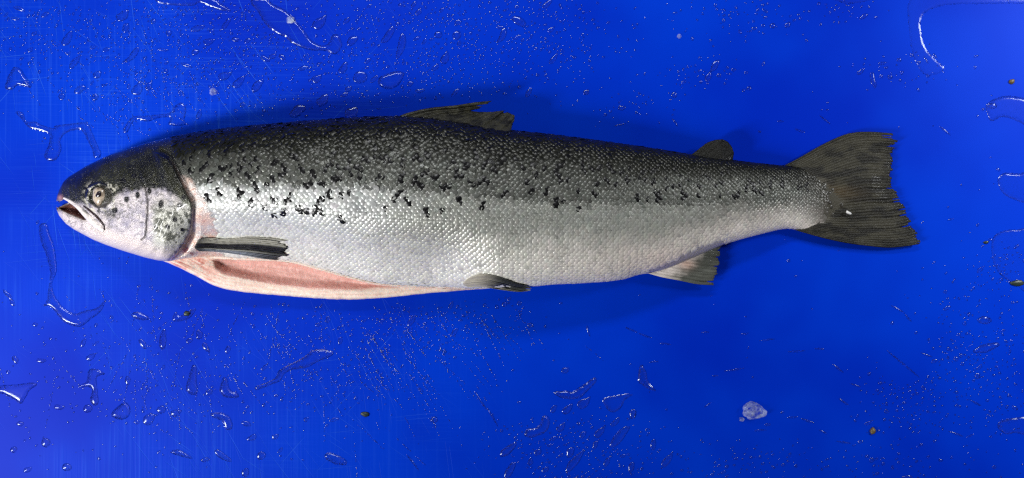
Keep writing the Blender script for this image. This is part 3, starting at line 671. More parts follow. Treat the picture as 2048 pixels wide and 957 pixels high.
ribbon('lower_lip', [(116, 417), (124, 423), (138, 430), (152, 435), (166, 441)], [2.2, 3.0, 3.0, 2.4, 1.4], lambda x, y: max(surf_z(x, y) - 0.0035, 0.004), 0.0026, c_lip, M_head, salmon)
def c_slit_shade(x, y, u, a): return np.zeros(x.shape + (3,)) + lin(46, 26, 24)  # dark strip standing for the shade in the crease behind the jaw plate
ribbon('jaw_crease_shade', [(166, 412), (182, 424), (196, 437), (206, 450), (209, 461)], [1.0, 2.0, 2.6, 2.4, 1.0], lambda x, y: surf_z(x, y) + 0.0002, 0.0014, c_slit_shade, M_head, salmon)

# --- opened belly: the lower flap lies on the table, cut edge outward
FL_OUT = np.array([(318, 520), (335, 525), (360, 536), (390, 551), (420, 568), (450, 579), (500, 586), (560, 591), (620, 596), (680, 599), (720, 599), (780, 595), (850, 587), (900, 583), (950, 579), (985, 576)], float)
CAV = [(427, 521), (436, 516), (470, 512), (520, 515), (580, 520), (680, 545), (770, 570), (800, 574), (760, 575), (720, 579), (680, 580), (620, 578), (560, 571), (500, 561), (450, 550), (432, 538)]
def build_flap():
    n, m, e = 320, 60, 10
    px = np.linspace(318, 985, n)[:, None]
    yo = np.interp(px, FL_OUT[:, 0], FL_OUT[:, 1]); kx = np.exp(-0.5 * (np.arange(-8, 9) / 3.5) ** 2); kx /= kx.sum()
    yo = np.convolve(np.pad(yo[:, 0], 8, 'edge'), kx, 'valid')[:, None] + 1.6 * (fbm(px / 14, 0 * px, 77) - .5)
    yi = np.interp(px, [318, 400, 600, 985], [492, 488, 495, 560])
    t = np.linspace(0, 1, m)[None, :]; py = yi + (yo - yi) * t
    rim = np.interp(px, [318, 350, 420, 520, 700, 850, 985], [.026, .024, .019, .014, .012, .012, .013])
    d = sdf(CAV, px + 0 * py, py); dn = fbm(px / 26 + 0 * py, py / 12, 78) - .5
    pit = sstep(-4, 19, d + 3 * dn)
    z = rim * (1 - .40 * pit) + 0.0012 * dn + .0005 * (fbm(px / 60 + 0 * py, py / 4, 79) - .5) * (1 - pit) + .0005 * (fbm(px / 8 + 0 * py, py / 5, 83) - .5)
    # rounded outer edge
    ed = np.clip((yo - py) / 7, 0, 1); z = z * (0.72 + .28 * np.sqrt(np.clip(1 - (1 - ed) ** 2, 0, 1)))
    z = z * (0.12 + 0.88 * sstep(0, 110, 985 - px)) + 0.001
    q = np.stack([px + 0 * py, py], -1)
    top = P(q[..., 0], q[..., 1], z)
    k = np.linspace(0, 1, e + 1)[1:][None, :]
    zs = z[:, -1:] * (1 - k) + 0.0006 * k; ye = yo + 1.2 * np.sin(k * math.pi) - 5 * k ** 2
    sk = P(px + 0 * ye, ye, zs)
    W = np.concatenate([top, sk], 1); PX = np.concatenate([px + 0 * py, px + 0 * ye], 1); PY = np.concatenate([py, ye], 1)
    d = sdf(CAV, PX, PY); o = np.zeros(PX.shape + (3,)); nz = fbm(PX / 30, PY / 12, 80) - .5; nf = fbm(PX / 7, PY / 5, 81) - .5; st = fbm(PX / 50, (PY - np.interp(PX, FL_OUT[:, 0], FL_OUT[:, 1])) / 3.2, 82) - .5
    rimc = mix(o + lin(240, 220, 206), o + lin(234, 202, 188), sstep(-.12, .15, st)); rimc = mix(rimc, o + lin(244, 226, 206), sstep(.08, .22, nf + st * .5) * .7)
    thr = 1 - sstep(400, 470, PX); rimc = mix(rimc, o + lin(226, 164, 150), thr * sstep(-.2, .1, nz + st) * .8); rimc = mix(rimc, o + lin(192, 96, 84), thr * sstep(.14, .28, nf + .6 * st) * .7)
    cav = mix(o + lin(228, 176, 165), o + lin(216, 160, 149), sstep(-.15, .15, nz)); cav = mix(cav, o + lin(238, 200, 188), sstep(.12, .28, nz + .4 * nf) * .6)
    brown = np.exp(-((d - 5) / 5.5) ** 2) * (PY > np.interp(PX, [420, 560, 700], [525, 552, 571])) * (1 - sstep(540, 640, PX)) * sstep(-.25, .1, nz + nf)
    cav = mix(cav, o + lin(146, 100, 84), brown * .12)
    c = mix(rimc, cav, sstep(-2.5, 2.5, d + 4 * nf))
    pitl = np.exp(-(np.hypot((PX - 437) / 10, (PY - 524) / 11)) ** 2); c = mix(c, o + lin(170, 110, 102), pitl * .2)
    c = mix(c, o + lin(140, 40, 36), np.exp(-(np.hypot((PX - 403) / 4, (PY - 529) / 2)) ** 2) * .8)
    # the skin of the far side just shows along the outer edge
    c[:, m:] = mix(c[:, m:], o[:, m:] + lin(226, 204, 190), np.full(c[:, m:].shape[:2], .6))
    F = grid_faces(n, m + e); V = W.reshape(-1, 3)
    a, b_, c_ = (V[i] for i in F[len(F) // 2][:3])
    if np.cross(b_ - a, c_ - a)[2] < 0: F = [f[::-1] for f in F]
    f = mesh_obj('belly_flap', V, F, M_flesh, salmon, c.reshape(-1, 3), np.zeros(len(V))); f['label'] = 'pale pink lower belly flap with cream cut edge around the open cavity'
build_flap()
# pale cut edge along the upper flap
def c_cut(x, y, u, a):
    n = fbm(x / 8, y / 5, 85) - .5; o = np.zeros(x.shape + (3,)); return mix(o + lin(232, 210, 196), o + lin(220, 180, 164), sstep(-.1, .2, n))
def edge_z(x, y):
    g = body_surface(np.array([float(x)]), np.array([math.pi * .985]))[0, 0]; return g[2]
ribbon('cut_edge', [(352, 514), (372, 512), (400, 513), (450, 516), (500, 518), (550, 520), (585, 524), (630, 536), (690, 553), (760, 569), (850, 574), (930, 577)], [1.0, 3, 4.0, 3.6, 3.0, 2.6, 2.2, 2.2, 2.2, 2.0, 1.6, .8], edge_z, 0.0022, c_cut, M_flesh, salmon, n=140)

# ------------------------------------------------------------------ water on the table
FISH = [(108, 395), (130, 355), (190, 318), (300, 278), (500, 246), (760, 228), (900, 205), (990, 196), (1040, 228), (1035, 260), (1200, 278), (1380, 303), (1430, 273), (1472, 290), (1475, 320), (1570, 326), (1680, 265), (1800, 262), (1800, 370), (1850, 490), (1780, 500), (1600, 470), (1460, 488), (1440, 575), (1290, 556), (1070, 588), (720, 606), (450, 588), (330, 530), (200, 490), (108, 425)]
def blob_water(name, outline, height, label, group=None, cell=1.8, w_edge=7.0, rough=1.0):
    """pool of water: domed rim, level middle, outline in photograph pixels"""
    pts = smooth_curve(outline, max(60, len(outline) * 10), closed=True)
    r = np.random.default_rng(int(abs(pts.sum())) % 9973)
    pts = pts + rough * 2.4 * np.stack([fbm(pts[:, 0] / 9, pts[:, 1] / 9, 91) - .5, fbm(pts[:, 0] / 9, pts[:, 1] / 9, 92) - .5], -1)
    x0, y0 = pts.min(0) - 3; x1, y1 = pts.max(0) + 3
    gx, gy = np.meshgrid(np.arange(x0, x1, cell), np.arange(y0, y1, cell), indexing='ij')
    d = sdf(pts, gx, gy)
    dgx, dgy = np.gradient(d, cell)
    gl_ = np.maximum(np.hypot(dgx, dgy), .3); near = (np.abs(d) < cell * .62)
    sx = np.where(near, gx - d * dgx / gl_ ** 2, gx); sy = np.where(near, gy - d * dgy / gl_ ** 2, gy); dd = np.where(near, 0, d)
    ok = dd >= 0
    # blur the distance field so no ridge shows on the medial axis
    D = np.clip(dd, 0, w_edge) / w_edge; z = height * np.sqrt(np.clip(1 - (1 - D) ** 2, 0, 1))
    for _ in range(2):
        zz = np.pad(z, 1, 'edge'); zs = (zz[:-2, 1:-1] + zz[2:, 1:-1] + zz[1:-1, :-2] + zz[1:-1, 2:]) / 4; z = np.where(near | ~ok, z, .5 * z + .5 * zs)
    z = z + height * .10 * (fbm(gx / 25, gy / 25, 93) - .5) * D
    z = np.where(near, 0.0002, z + 0.0002)
    idx = -np.ones(gx.shape, int); idx[ok] = np.arange(ok.sum())
    W = P(sx[ok], sy[ok], z[ok]); F = []
    a, b_, c_, e = idx[:-1, :-1], idx[1:, :-1], idx[1:, 1:], idx[:-1, 1:]
    q = np.stack([a, e, c_, b_], -1).reshape(-1, 4)
    for f in q:
        g = [i for i in f if i >= 0]
        if len(g) >= 3: F.append(g)
    ctr = W.mean(0) * np.array([1, 1, 0])
    if len(F) == 0: return
    ar = sum(np.cross(W[f[1]] - W[f[0]], W[f[2]] - W[f[0]])[2] for f in F)
    if ar < 0: F = [f[::-1] for f in F]
    o = mesh_obj(name, W - ctr, F, M_water); o.location = ctr
    return tag(o, label, 'water', group)
POOLS = [
 ([(500, 0), (515, 24), (528, 45), (545, 62), (560, 71), (572, 75), (585, 88), (605, 96), (625, 101), (650, 102), (668, 109), (680, 100), (684, 88), (676, 70), (664, 72), (655, 88), (642, 91), (622, 82), (608, 62), (590, 40), (572, 22), (545, 8), (530, -4)], .0013, 'long branching water pool reaching the board edge above the salmon back'),
 ([(30, 224), (45, 226), (52, 242), (70, 244), (85, 252), (108, 258), (112, 252), (170, 246), (182, 262), (192, 285), (202, 312), (188, 316), (182, 296), (165, 264), (150, 261), (132, 266), (120, 282), (122, 300), (112, 320), (96, 322), (88, 310), (98, 286), (97, 270), (80, 262), (58, 256), (42, 238)], .0012, 'horseshoe shaped water pool near the salmon snout'),
 ([(245, 262), (262, 236), (290, 232), (315, 230), (338, 226), (350, 212), (362, 205), (372, 218), (368, 240), (372, 250), (345, 252), (336, 248), (340, 236), (320, 236), (296, 243), (272, 240), (262, 250), (254, 266)], .0011, 'crooked water pool by the salmon nape'),
 ([(78, 452), (92, 448), (98, 470), (108, 498), (112, 540), (104, 570), (108, 592), (122, 612), (135, 622), (150, 628), (168, 622), (190, 618), (205, 606), (212, 600), (202, 622), (180, 640), (160, 654), (138, 650), (122, 640), (108, 622), (92, 612), (78, 616), (92, 604), (96, 580), (100, 548), (92, 512), (80, 478)], .0014, 'hooked trail of water running down from the salmon lower jaw'),
 ([(10, 176), (14, 158), (26, 136), (38, 138), (50, 155), (62, 175), (50, 174), (34, 172), (22, 181)], .0017, 'large triangular water drop beside the board edge above the snout'),
 ([(0, 772), (30, 770), (62, 766), (74, 770), (60, 780), (50, 796), (42, 808), (28, 800), (10, 790), (-6, 784)], .0017, 'pointed water drop on the brushed corner below the head'),
 ([(755, 160), (768, 150), (790, 143), (808, 146), (804, 160), (794, 172), (776, 179), (760, 172)], .0016, 'broad rounded water drop above the salmon shoulder'),
 ([(510, 774), (530, 766), (550, 756), (556, 744), (572, 732), (600, 718), (630, 700), (662, 702), (664, 712), (640, 722), (612, 736), (585, 740), (568, 748), (560, 762), (536, 772), (514, 780)], .0016, 'long bent streak of water below the open belly'),
 ([(160, 770), (172, 764), (176, 744), (186, 738), (210, 748), (192, 756), (194, 785), (196, 808), (186, 812), (180, 800), (184, 780), (172, 774), (156, 776)], .0014, 'forked splash of water on the brushed corner'),
 ([(440, 772), (446, 756), (454, 760), (458, 780), (474, 788), (476, 796), (454, 796), (440, 786)], .0016, 'boot shaped water drop below the open belly'),
 ([(372, 774), (378, 750), (384, 732), (392, 734), (392, 760), (394, 786), (384, 790), (374, 784)], .0014, 'upright tongue shaped water drop below the head'),
 ([(420, 828), (440, 826), (456, 832), (464, 848), (462, 860), (450, 858), (442, 842), (426, 836)], .0014, 'comma shaped water drop below the belly'),
 ([(222, 830), (232, 816), (250, 806), (260, 824), (252, 838), (236, 840)], .0018, 'fat five sided water drop below the head'),
 ([(1108, 784), (1128, 782), (1145, 784), (1160, 774), (1188, 756), (1192, 764), (1176, 782), (1160, 796), (1140, 799), (1116, 794)], .0015, 'boomerang shaped water drop below the pelvic fin'),
 ([(1048, 870), (1056, 858), (1070, 856), (1080, 848), (1084, 834), (1094, 832), (1100, 846), (1092, 864), (1076, 872), (1060, 876)], .0015, 'curled water drop in the spray below the pelvic fin'),
 ([(1000, 905), (1010, 896), (1030, 884), (1032, 892), (1016, 910), (1002, 914)], .0012, 'slanting water drop in the spray below the belly'),
 ([(1205, 800), (1225, 792), (1250, 788), (1266, 790), (1250, 800), (1242, 816), (1226, 826), (1214, 818)], .0009, 'faint wedge of water below the vent'),
 ([(1278, 738), (1284, 730), (1292, 745), (1298, 766), (1312, 782), (1300, 780), (1284, 770), (1276, 760)], .0012, 'narrow upright water drop below the anal fin'),
 ([(1972, 212), (1985, 200), (2010, 192), (2035, 194), (2060, 204), (2060, 250), (2030, 240), (2005, 234), (1985, 243), (1976, 232)], .0009, 'bean shaped pool right of the upper tail lobe'),
 ([(1996, 356), (2010, 346), (2040, 347), (2060, 348), (2060, 404), (2030, 400), (2008, 388), (1998, 372)], .0009, 'oval pool right of the tail fork'),
 ([(1985, 480), (2000, 464), (2030, 460), (2060, 468), (2060, 580), (2030, 568), (2000, 548), (1986, 520)], .0006, 'wide shallow pool with dark residue right of the lower tail lobe'),
 ([(1946, 704), (1960, 692), (1985, 686), (2000, 688), (1990, 698), (1970, 706)], .0012, 'leaf shaped water drop right of the tail below the pools'),
 ([(1955, 640), (1968, 632), (1984, 640), (1976, 648), (1962, 648)], .0012, 'small almond shaped water drop right of the lower tail lobe'),
 ([(1560, 0), (1640, -6), (1700, 8), (1760, -4), (1815, -6), (1815, 18), (1818, 60), (1826, 110), (1850, 150), (1890, 140), (1870, 118), (1848, 90), (1842, 40), (1860, 20), (1900, 10), (1980, 8), (2060, 6), (2060, -10), (1560, -10)], .0003, 'thin sheet of water along the far board edge above the tail'),
 ([(1995, 852), (2010, 840), (2060, 836), (2060, 870), (2030, 866), (2010, 868)], .0008, 'shallow dirty pool at the board edge below the tail'),
 ([(315, -4), (322, 8), (345, 11), (384, 12), (400, 6), (420, 14), (445, 22), (462, 22), (440, 6), (420, -4)], .0011, 'ragged pool at the far board edge above the head'),
 ([(318, 690), (322, 664), (330, 660), (332, 684), (326, 700)], .0013, 'small upright water drop below the throat'),
 ([(340, 905), (356, 900), (378, 912), (384, 918), (362, 914)], .0013, 'slim water drop at the near board edge below the head'),
 ([(648, 912), (662, 906), (690, 920), (692, 930), (672, 930), (656, 922)], .0014, 'tapered water drop at the near board edge below the belly'),
 ([(262, 630), (275, 624), (294, 632), (296, 640), (275, 640)], .0013, 'flat water drop under the gill cover'),
 ([(345, 642), (350, 624), (360, 632), (378, 622), (392, 618), (380, 636), (366, 642)], .0012, 'water drop with a dark speck below the throat'),
]
for outl, hgt, lab in POOLS: blob_water('water_pool', outl, hgt, lab, w_edge=(7.0 if hgt > .00075 else 5.0))

def drop_mesh(kind, r, rings=6, seg=20):
    """unit droplet: kind 0 round, 1 oval, 2 teardrop, 3 bent"""
    V = []; ph = r.random(4) * 6.28; am = r.random(4) * np.array([.10, .08, .05, .03]) * (1.6 if kind else .7)
    for i in range(rings + 1):
        s = math.sin(i / rings * math.pi / 2)
        for j in range(seg):
            a = 2 * math.pi * j / seg; rad = s * (1 + sum(am[k] * math.sin((k + 2) * a + ph[k]) for k in range(4)))
            x, y = rad * math.cos(a), rad * math.sin(a)
            if kind == 2: y *= (1 - .38 * x); x *= 1.15
            if kind == 3: y += .45 * x * x - .2; x *= 1.2
            ct = math.cos(i / rings * math.pi / 2); V.append((x, y, .8 * ct ** .9 if ct > 0 else 0))
    V[-seg:] = [(a, b2, 0.0) for a, b2, _ in V[-seg:]]
    F = [f for f in grid_faces(rings + 1, seg, closed_v=True)]
    V = np.array(V); p0, p1, p2 = (V[i] for i in F[seg * 2][:3])
    if np.cross(p1 - p0, p2 - p0)[2] < 0: F = [f[::-1] for f in F]
    return V, F
rd = np.random.default_rng(23)
protos = []
for i in range(20):
    V, F = drop_mesh([0, 1, 2, 1, 3][i % 5], rd)
    me = bpy.data.meshes.new('water_drop'); me.from_pydata(V.tolist(), [], F); me.update(); me.materials.append(M_water)
    me.polygons.foreach_set('use_smooth', np.ones(len(me.polygons), bool)); protos.append(me)

# drops that can be read one by one in the photograph: x, y, half length, half width, angle (deg, counter-clockwise), kind
DROPS = [(720, 155, 15, 12, 20, 0), (645, 201, 15, 9, 35, 1), (595, 222, 16, 11, 25, 1), (703, 226, 15, 11, 40, 1), (515, 171, 13, 8, 50, 2), (245, 32, 15, 9, 30, 1), (135, 77, 14, 8, 55, 2), (150, 124, 13, 7, 50, 2), (265, 110, 17, 6, 50, 3), (275, 178, 13, 9, 80, 2), (297, 173, 8, 7, 60, 1), (123, 194, 7, 6, 70, 0), (160, 179, 11, 7, 35, 2), (450, 152, 14, 7, 30, 2), (478, 164, 13, 8, 40, 2), (395, 57, 15, 6, 20, 1), (453, 47, 13, 5, 55, 2), (418, 84, 11, 6, 25, 2), (337, 67, 6, 6, 0, 0), (306, 43, 6, 5, 50, 0), (390, 105, 8, 6, 30, 1), (640, 45, 16, 9, 55, 2), (776, 70, 18, 7, 60, 3), (801, 92, 24, 7, 80, 3), (704, 82, 13, 8, 40, 1), (890, 116, 12, 7, 80, 2), (913, 71, 10, 8, 80, 0), (876, 70, 8, 7, 0, 0), (1039, 44, 14, 8, -35, 2), (837, 24, 9, 5, 45, 1), (735, 122, 7, 5, 30, 1), (697, 178, 8, 5, 40, 1), (820, 168, 7, 5, 30, 1), (840, 182, 10, 4, 5, 1), (911, 185, 10, 4, 40, 1), (1058, 184, 9, 5, 60, 2), (1172, 185, 6, 5, 20, 0), (634, 158, 10, 7, 50, 2), (606, 137, 10, 5, 10, 1), (545, 113, 8, 5, 30, 1), (564, 115, 8, 5, -40, 1), (530, 118, 11, 5, -35, 1), (373, 131, 11, 4, -25, 1), (325, 100, 12, 3, -5, 1), (212, 100, 8, 4, 20, 1), (194, 150, 9, 7, 15, 1), (90, 30, 8, 5, 20, 1), (68, 68, 6, 4, 40, 1), (38, 18, 12, 4, -20, 1), (30, 38, 9, 3, -10, 1), (398, 229, 9, 5, 65, 2), (485, 210, 6, 5, 30, 0), (420, 262, 10, 5, 15, 1),
 (91, 886, 9, 9, 0, 0), (27, 900, 7, 6, 30, 0), (40, 848, 7, 5, 0, 1), (175, 818, 9, 8, 30, 0), (118, 815, 11, 5, -10, 1), (133, 935, 8, 9, 70, 0), (55, 940, 9, 5, 30, 1), (298, 838, 12, 10, 50, 2), (322, 820, 9, 8, 40, 0), (352, 826, 9, 7, 10, 2), (273, 845, 6, 4, 0, 1), (492, 848, 10, 5, -20, 1), (550, 874, 7, 5, 10, 1), (668, 840, 9, 4, 10, 1), (522, 912, 9, 8, 40, 0), (490, 946, 9, 7, 80, 1), (445, 912, 17, 6, -35, 3), (410, 920, 8, 5, 0, 1), (70, 650, 5, 4, 0, 1), (30, 720, 9, 5, -60, 1), (82, 722, 10, 4, -10, 1), (182, 714, 9, 6, 30, 2), (255, 762, 5, 9, 0, 1), (285, 688, 12, 5, -55, 1), (398, 670, 10, 6, 85, 1), (412, 696, 10, 5, -60, 2), (455, 700, 8, 5, 80, 1), (378, 682, 7, 5, 30, 1), (655, 640, 7, 5, 60, 1), (680, 682, 7, 5, 70, 1), (635, 650, 5, 4, 30, 1), (555, 640, 5, 3, -40, 1), (16, 745, 4, 4, 0, 0), (15, 590, 12, 4, -50, 1), (24, 606, 8, 4, -55, 1),
 (1107, 818, 8, 5, 60, 2), (1168, 806, 14, 8, 50, 2), (1135, 818, 11, 7, 40, 2), (1130, 741, 8, 6, 30, 1), (868, 840, 7, 6, 0, 0), (1122, 855, 10, 6, 60, 2), (1140, 905, 10, 8, 60, 1), (1150, 922, 22, 8, 50, 2), (1240, 872, 24, 9, 50, 2), (1200, 864, 14, 6, 55, 2), (1265, 828, 9, 7, 70, 1), (1075, 905, 8, 6, 55, 1), (1020, 940, 17, 7, 60, 2), (1335, 920, 16, 6, 60, 2), (1262, 935, 10, 6, 70, 1), (1213, 925, 10, 5, 70, 1), (1306, 890, 12, 5, 85, 1), (1060, 925, 7, 5, 60, 1), (1190, 890, 8, 5, 60, 1), (1090, 940, 8, 5, 40, 1), (1165, 870, 9, 5, 55, 1), (1230, 845, 12, 5, 40, 1),
 (1430, 131, 12, 7, 50, 1), (1417, 153, 9, 6, 65, 2), (1438, 151, 5, 4, 0, 0), (1467, 140, 5, 3, -20, 1), (1492, 146, 4, 3, 0, 0), (1527, 128, 5, 3, 70, 1), (1348, 190, 6, 6, 0, 0), (1243, 216, 8, 5, -10, 1), (1172, 184, 6, 4, 30, 1), (1498, 177, 5, 4, 0, 0), (1545, 52, 6, 5, 0, 0), (1575, 50, 7, 5, 20, 1), (1530, 22, 6, 3, -40, 1), (1480, 64, 5, 3, -50, 1), (1447, 41, 4, 4, 0, 0), (1746, 160, 17, 5, -80, 1), (1780, 154, 5, 5, 0, 0), (1762, 153, 4, 4, 0, 0), (1798, 120, 5, 4, 0, 0), (1823, 111, 4, 4, 0, 0), (1838, 125, 4, 3, 0, 0), (1950, 135, 4, 3, 70, 1), (1955, 752, 6, 6, 0, 0), (1912, 718, 5, 5, 0, 0), (1922, 711, 4, 4, 0, 0), (1925, 728, 4, 4, 0, 0), (1985, 212, 9, 6, 0, 1), (1773, 823, 5, 4, -40, 1), (2030, 816, 6, 4, -40, 1), (1535, 850, 6, 3, 10, 1)]
DROPS += [(x, y, a, 1.7, d, 4) for x, y, a, d in [(1410, 665, 8, 3), (1489, 668, 8, 5), (1534, 680, 14, 6), (1593, 703, 17, 4), (1638, 698, 10, -5), (1467, 740, 22, 8), (1430, 752, 6, 3), (1676, 737, 14, -38), (1711, 771, 12, -20), (1687, 804, 13, -38), (1416, 810, 8, 30),
    (1585, 835, 11, 6), (1520, 861, 13, 4), (1615, 842, 15, -20), (1646, 864, 8, -30), (1687, 885, 14, -8), (1796, 619, 16, -30), (1816, 636, 10, -50), (1806, 728, 38, -40), (1853, 710, 12, -20), (1912, 868, 16, -20), (1940, 872, 9, 20), (1951, 806, 12, -30), (1902, 439, 7, 18), (1852, 120, 9, -60), (1870, 112, 7, -55),
    (1262, 660, 12, -25), (1290, 672, 14, -20), (1330, 688, 12, -5), (1176, 662, 12, -75), (1308, 724, 8, 5), (1270, 830, 8, 80), (825, 925, 20, -52), (960, 800, 24, -58), (985, 835, 20, -60), (1240, 250, 12, 14), (1350, 245, 10, -55), (1600, 262, 12, -20), (1650, 240, 12, -40), (1890, 262, 14, -40), (1560, 243, 7, -2)]]
def in_free(x, y):
    return sdf(FISH, np.array([x]), np.array([y]))[0] < -4
placed = []
def region_of(x, y):
    if x > 1560: return ('clear water droplet scattered on the blue board around and beyond the salmon tail', 'droplets round the tail')
    yf = float(np.interp(x, [0, 120, 1560], [400, 400, 400]))
    if y < yf: return ('clear water droplet beaded on the blue board above the salmon back', 'droplets above the back')
    if x < 750: return ('clear water droplet on scratched board below the salmon head and belly', 'droplets below the head and belly')
    return ('clear water droplet on dark blue board below pelvic and anal fins', 'droplets below the pelvic and anal fins')
SHAPE = {4: 'thin streaked', 0: 'round', 1: 'oval', 2: 'teardrop shaped', 3: 'bent'}
def put_drop(x, y, a, b2, deg, kind, i):
    shape = kind; kind = 1 if kind == 4 else kind
    me = protos[[j for j in range(20) if [0, 1, 2, 1, 3][j % 5] == kind][i % 4]]
    o = bpy.data.objects.new('water_drop', me); col.objects.link(o)
    o.location = P(x, y, 0.00015).tolist(); s = K
    h = s * (1.5 if shape == 4 else 0.52 * min(a, b2) if min(a, b2) < 7 else 3.64 + 0.12 * (min(a, b2) - 7))
    o.scale = (a * s, b2 * s, h); o.rotation_euler = (0, 0, math.radians(deg))
    lab, gr = region_of(x, y); sz = 'big ' if a >= 13 else 'small ' if a < 6 else ''; tag(o, lab.replace('clear water droplet', f'{sz}{SHAPE[shape]} water droplet'), 'water', gr); placed.append((x, y, max(a, b2)))
for i, d in enumerate(DROPS):
    if in_free(d[0], d[1]): put_drop(*d, i)
# further droplets by density
DENS = [(420, 90, 260, 95, 1.0), (840, 90, 260, 95, .9), (1000, 60, 190, 70, .9), (110, 60, 140, 70, .6), (300, 150, 180, 70, .5), (620, 190, 200, 40, .5), (1480, 30, 130, 40, .35), (1390, 150, 60, 25, .5), (1240, 210, 90, 25, .4), (1780, 145, 80, 30, .35),
        (1960, 720, 110, 170, .45), (1830, 800, 90, 80, .5), (1160, 900, 150, 60, 1.0), (880, 640, 170, 45, .6), (620, 720, 160, 110, .35), (300, 740, 280, 140, .16), (1500, 925, 120, 35, .35), (1760, 930, 120, 40, .35), (2010, 220, 40, 20, .8), (2010, 540, 45, 40, .7), (1700, 20, 60, 20, .6), (2020, 372, 25, 18, .5)]
def dens(x, y):
    return max(w_ * math.exp(-(((x - cx) / rx) ** 2 + ((y - cy) / ry) ** 2) ** 1.3) for cx, cy, rx, ry, w_ in DENS)
pool_polys = [np.array(p[0], float) for p in POOLS if p[1] > .0008]
def clear_of(x, y, r):
    if sdf(FISH, np.array([x]), np.array([y]))[0] > -5: return False
    for p in pool_polys:
        if p[:, 0].min() - 6 < x < p[:, 0].max() + 6 and p[:, 1].min() - 6 < y < p[:, 1].max() + 6 and sdf(p, np.array([x]), np.array([y]))[0] > -3 - r: return False
    A = grid_of.get((int(x // 40), int(y // 40)), [])
    for (a, b2, c2) in A:
        if (a - x) ** 2 + (b2 - y) ** 2 < (c2 + r + 1) ** 2: return False
    return True
grid_of = {}
def note(x, y, r):
    for i in range(int((x - 40) // 40), int((x + 40) // 40) + 1):
        for j in range(int((y - 40) // 40), int((y + 40) // 40) + 1): grid_of.setdefault((i, j), []).append((x, y, r))
for p in placed: note(*p)
nsolo = len(placed); tries = 0
while nsolo < 298 and tries < 6000:
    tries += 1; x, y = rd.uniform(0, 2048), rd.uniform(0, 957)
    if rd.random() > dens(x, y): continue
    r = 3.0 + rd.exponential(1.5)
    if r > 8 or not clear_of(x, y, r): continue
    k = int(rd.choice([0, 0, 1, 1, 2, 3])); as_ = 1 + (0 if k == 0 else rd.uniform(.1, .9))
    put_drop(x, y, r * as_, r * rd.uniform(.7, .95), rd.normal(40, 25), k, tries); note(x, y, r * as_); nsolo += 1
# fine spray, too many to count, one object
bases = [drop_mesh([0, 1, 1][i], rd, 4, 10) for i in range(3)]
allV = []; allF = []; off = 0; cnt = 0; tries = 0
def spray(x, y, a, b2, deg):
    global off, cnt
    V, F = bases[cnt % 3]; t = math.radians(deg); c, s = math.cos(t), math.sin(t)
    q = np.stack([x + V[:, 0] * a * c - V[:, 1] * b2 * s, y - V[:, 0] * a * s - V[:, 1] * b2 * c], -1)
    allV.append(P(q[:, 0], q[:, 1], 0.00012 + V[:, 2] * min(a, b2) * K * 0.70)); allF.extend([tuple(i + off for i in f) for f in F]); off += len(V); cnt += 1
while cnt < 3600 and tries < 60000:
    tries += 1; x, y = rd.uniform(-5, 2053), rd.uniform(-5, 962)
    if rd.random() > dens(x, y) + .006: continue
    r = 1.3 + rd.exponential(.85)
    if r > 3.6 or not clear_of(x, y, r): continue
    spray(x, y, r * rd.uniform(1, 1.4), r * rd.uniform(.75, 1), rd.uniform(0, 180)); note(x, y, r)
# beads standing along knife scratches: start x, y, length, angle below horizontal
for i in range(170):
    zone = rd.random()
    if zone < .5: x, y = rd.normal(800, 120), rd.normal(700, 70); ang = rd.normal(58, 10)
    elif zone < .85: x, y = rd.normal(420, 190), rd.normal(690, 90); ang = rd.normal(70, 22)
    else: x, y = rd.normal(250, 110), rd.normal(190, 60); ang = rd.normal(52, 10)
    ln = rd.uniform(25, 110); q = 0
    while q < ln:
        q += rd.exponential(5.0) + 1.2
        xx, yy = x + q * math.cos(math.radians(ang)) + rd.normal(0, .5), y + q * math.sin(math.radians(ang)) + rd.normal(0, .5)
        if sdf(FISH, np.array([xx]), np.array([yy]))[0] > -4: continue
        spray(xx, yy, rd.uniform(.9, 3.0), rd.uniform(.6, 1.3), -ang)
sp = mesh_obj('water_spray', np.vstack(allV), allF, M_water)
tag(sp, 'fine spray of tiny water beads over the blue board', 'water', kind='stuff')

# ------------------------------------------------------------------ ice and specks on the table
def lump(name, x, y, rx, ry, rz, material, label, cat, seed, n=3, amp=.45, z0=0.0):
    bm = bmesh.new(); bmesh.ops.create_icosphere(bm, subdivisions=n, radius=1)
    V = np.array([v.co[:] for v in bm.verts])
    rr = 1 + amp * (fbm(V[:, 0] * 1.6 + V[:, 2] * 1.1 + 5, V[:, 1] * 1.6 + V[:, 2] * .7 + 5, seed) - .5) * 2
    for v, c, r in zip(bm.verts, V, rr): v.co = Vector((c[0] * r * rx * K, c[1] * r * ry * K, max(c[2] * r, -.35) * rz * K + .35 * rz * K))
    me = bpy.data.meshes.new(name); bm.to_mesh(me); bm.free(); me.materials.append(material); me.polygons.foreach_set('use_smooth', np.ones(len(me.polygons), bool))
    o = bpy.data.objects.new(name, me); col.objects.link(o); o.location = P(x, y, z0).tolist(); return tag(o, label, cat)
m, N, L, b = new_mat('wet_ice'); M_ice = m
g = nd(N, 'ShaderNodeNewGeometry'); b.inputs['Base Color'].default_value = (.72, .80, .90, 1); b.inputs['Roughness'].default_value = .18
al = noise_n(N, L, g.outputs['Position'], 260, 4, .6)
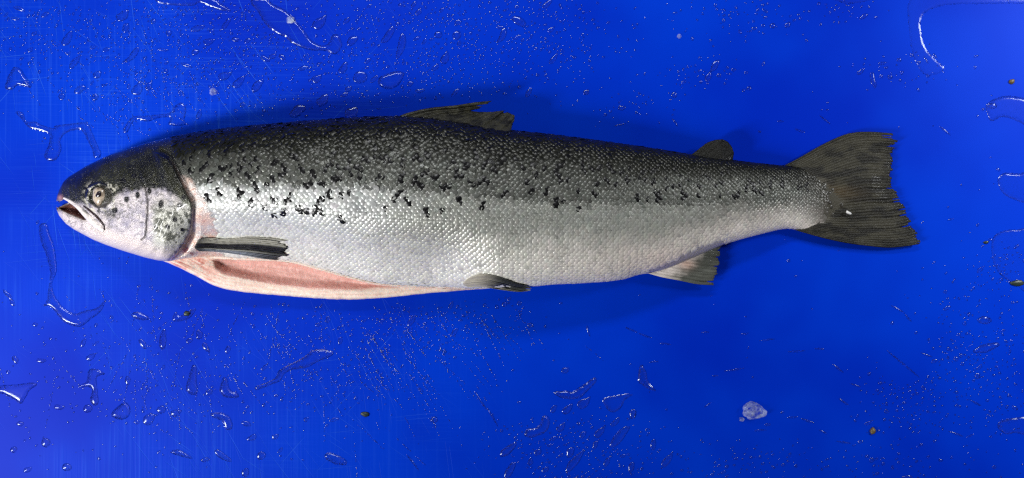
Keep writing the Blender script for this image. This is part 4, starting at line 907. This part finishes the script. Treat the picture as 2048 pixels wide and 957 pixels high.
mr = N.new('ShaderNodeMapRange'); L.new(al, mr.inputs[0]); mr.inputs[1].default_value = .35; mr.inputs[2].default_value = .7; mr.inputs[3].default_value = .03; mr.inputs[4].default_value = .42
L.new(mr.outputs[0], b.inputs['Alpha']); bp = N.new('ShaderNodeBump'); bp.inputs['Strength'].default_value = .6; bp.inputs['Distance'].default_value = .002; L.new(al, bp.inputs['Height']); L.new(bp.outputs[0], b.inputs['Normal'])
lump('ice_chip', 1506, 822, 23, 17, 13, M_ice, 'melting chip of clear ice on the dark blue board below anal fin', 'ice', 5, n=4)
lump('ice_chip', 1483, 839, 5, 4, 4, M_ice, 'tiny ice crumb beside the melting ice chip', 'ice', 9)
lump('ice_chip', 428, 184, 8, 7, 6, M_ice, 'small white ice crumb among droplets above the salmon shoulder', 'ice', 12)
lump('ice_chip', 581, 41, 8, 7, 4, M_ice, 'small frosty ice crumb in the long branching pool', 'ice', 14, z0=.0004)
lump('ice_chip', 1358, 73, 4, 4, 3, M_ice, 'tiny lone ice crumb on bare board above the adipose fin', 'ice', 15)
M_brown = plain('brown_scrap', (96, 80, 44), .45); M_dark = plain('dark_scrap', (34, 46, 40), .4); M_white = plain('white_scrap', (232, 230, 222), .4)
lump('scrap', 1745, 862, 6, 7, 5, M_brown, 'small brown scrap lying on the board below the tail', 'scrap', 21)
lump('scrap', 2023, 164, 6, 5, 3, M_brown, 'small grey brown scrap beside the bean shaped pool', 'scrap', 22)
lump('scrap', 2034, 566, 14, 6, 2.5, M_dark, 'dark slimy scrap in the wide shallow pool', 'scrap', 23)
lump('scrap', 1972, 485, 5, 3, 2, M_dark, 'dark green speck beside the wide shallow pool', 'scrap', 24)
lump('scrap', 374, 628, 7, 5, 3, M_dark, 'dark speck in a water drop below the throat', 'scrap', 25)
lump('scrap', 730, 829, 8, 5, 2.5, M_dark, 'dark wet speck on the scratched board below the belly', 'scrap', 26)
zt = surf_z(1690, 420)
o = lump('scrap', 1697, 426, 6, 2.6, 3, M_white, 'white grain lying on the tail fin root', 'scrap', 27, z0=max(zt, .0118)); o.rotation_euler = (0, 0, -.5)
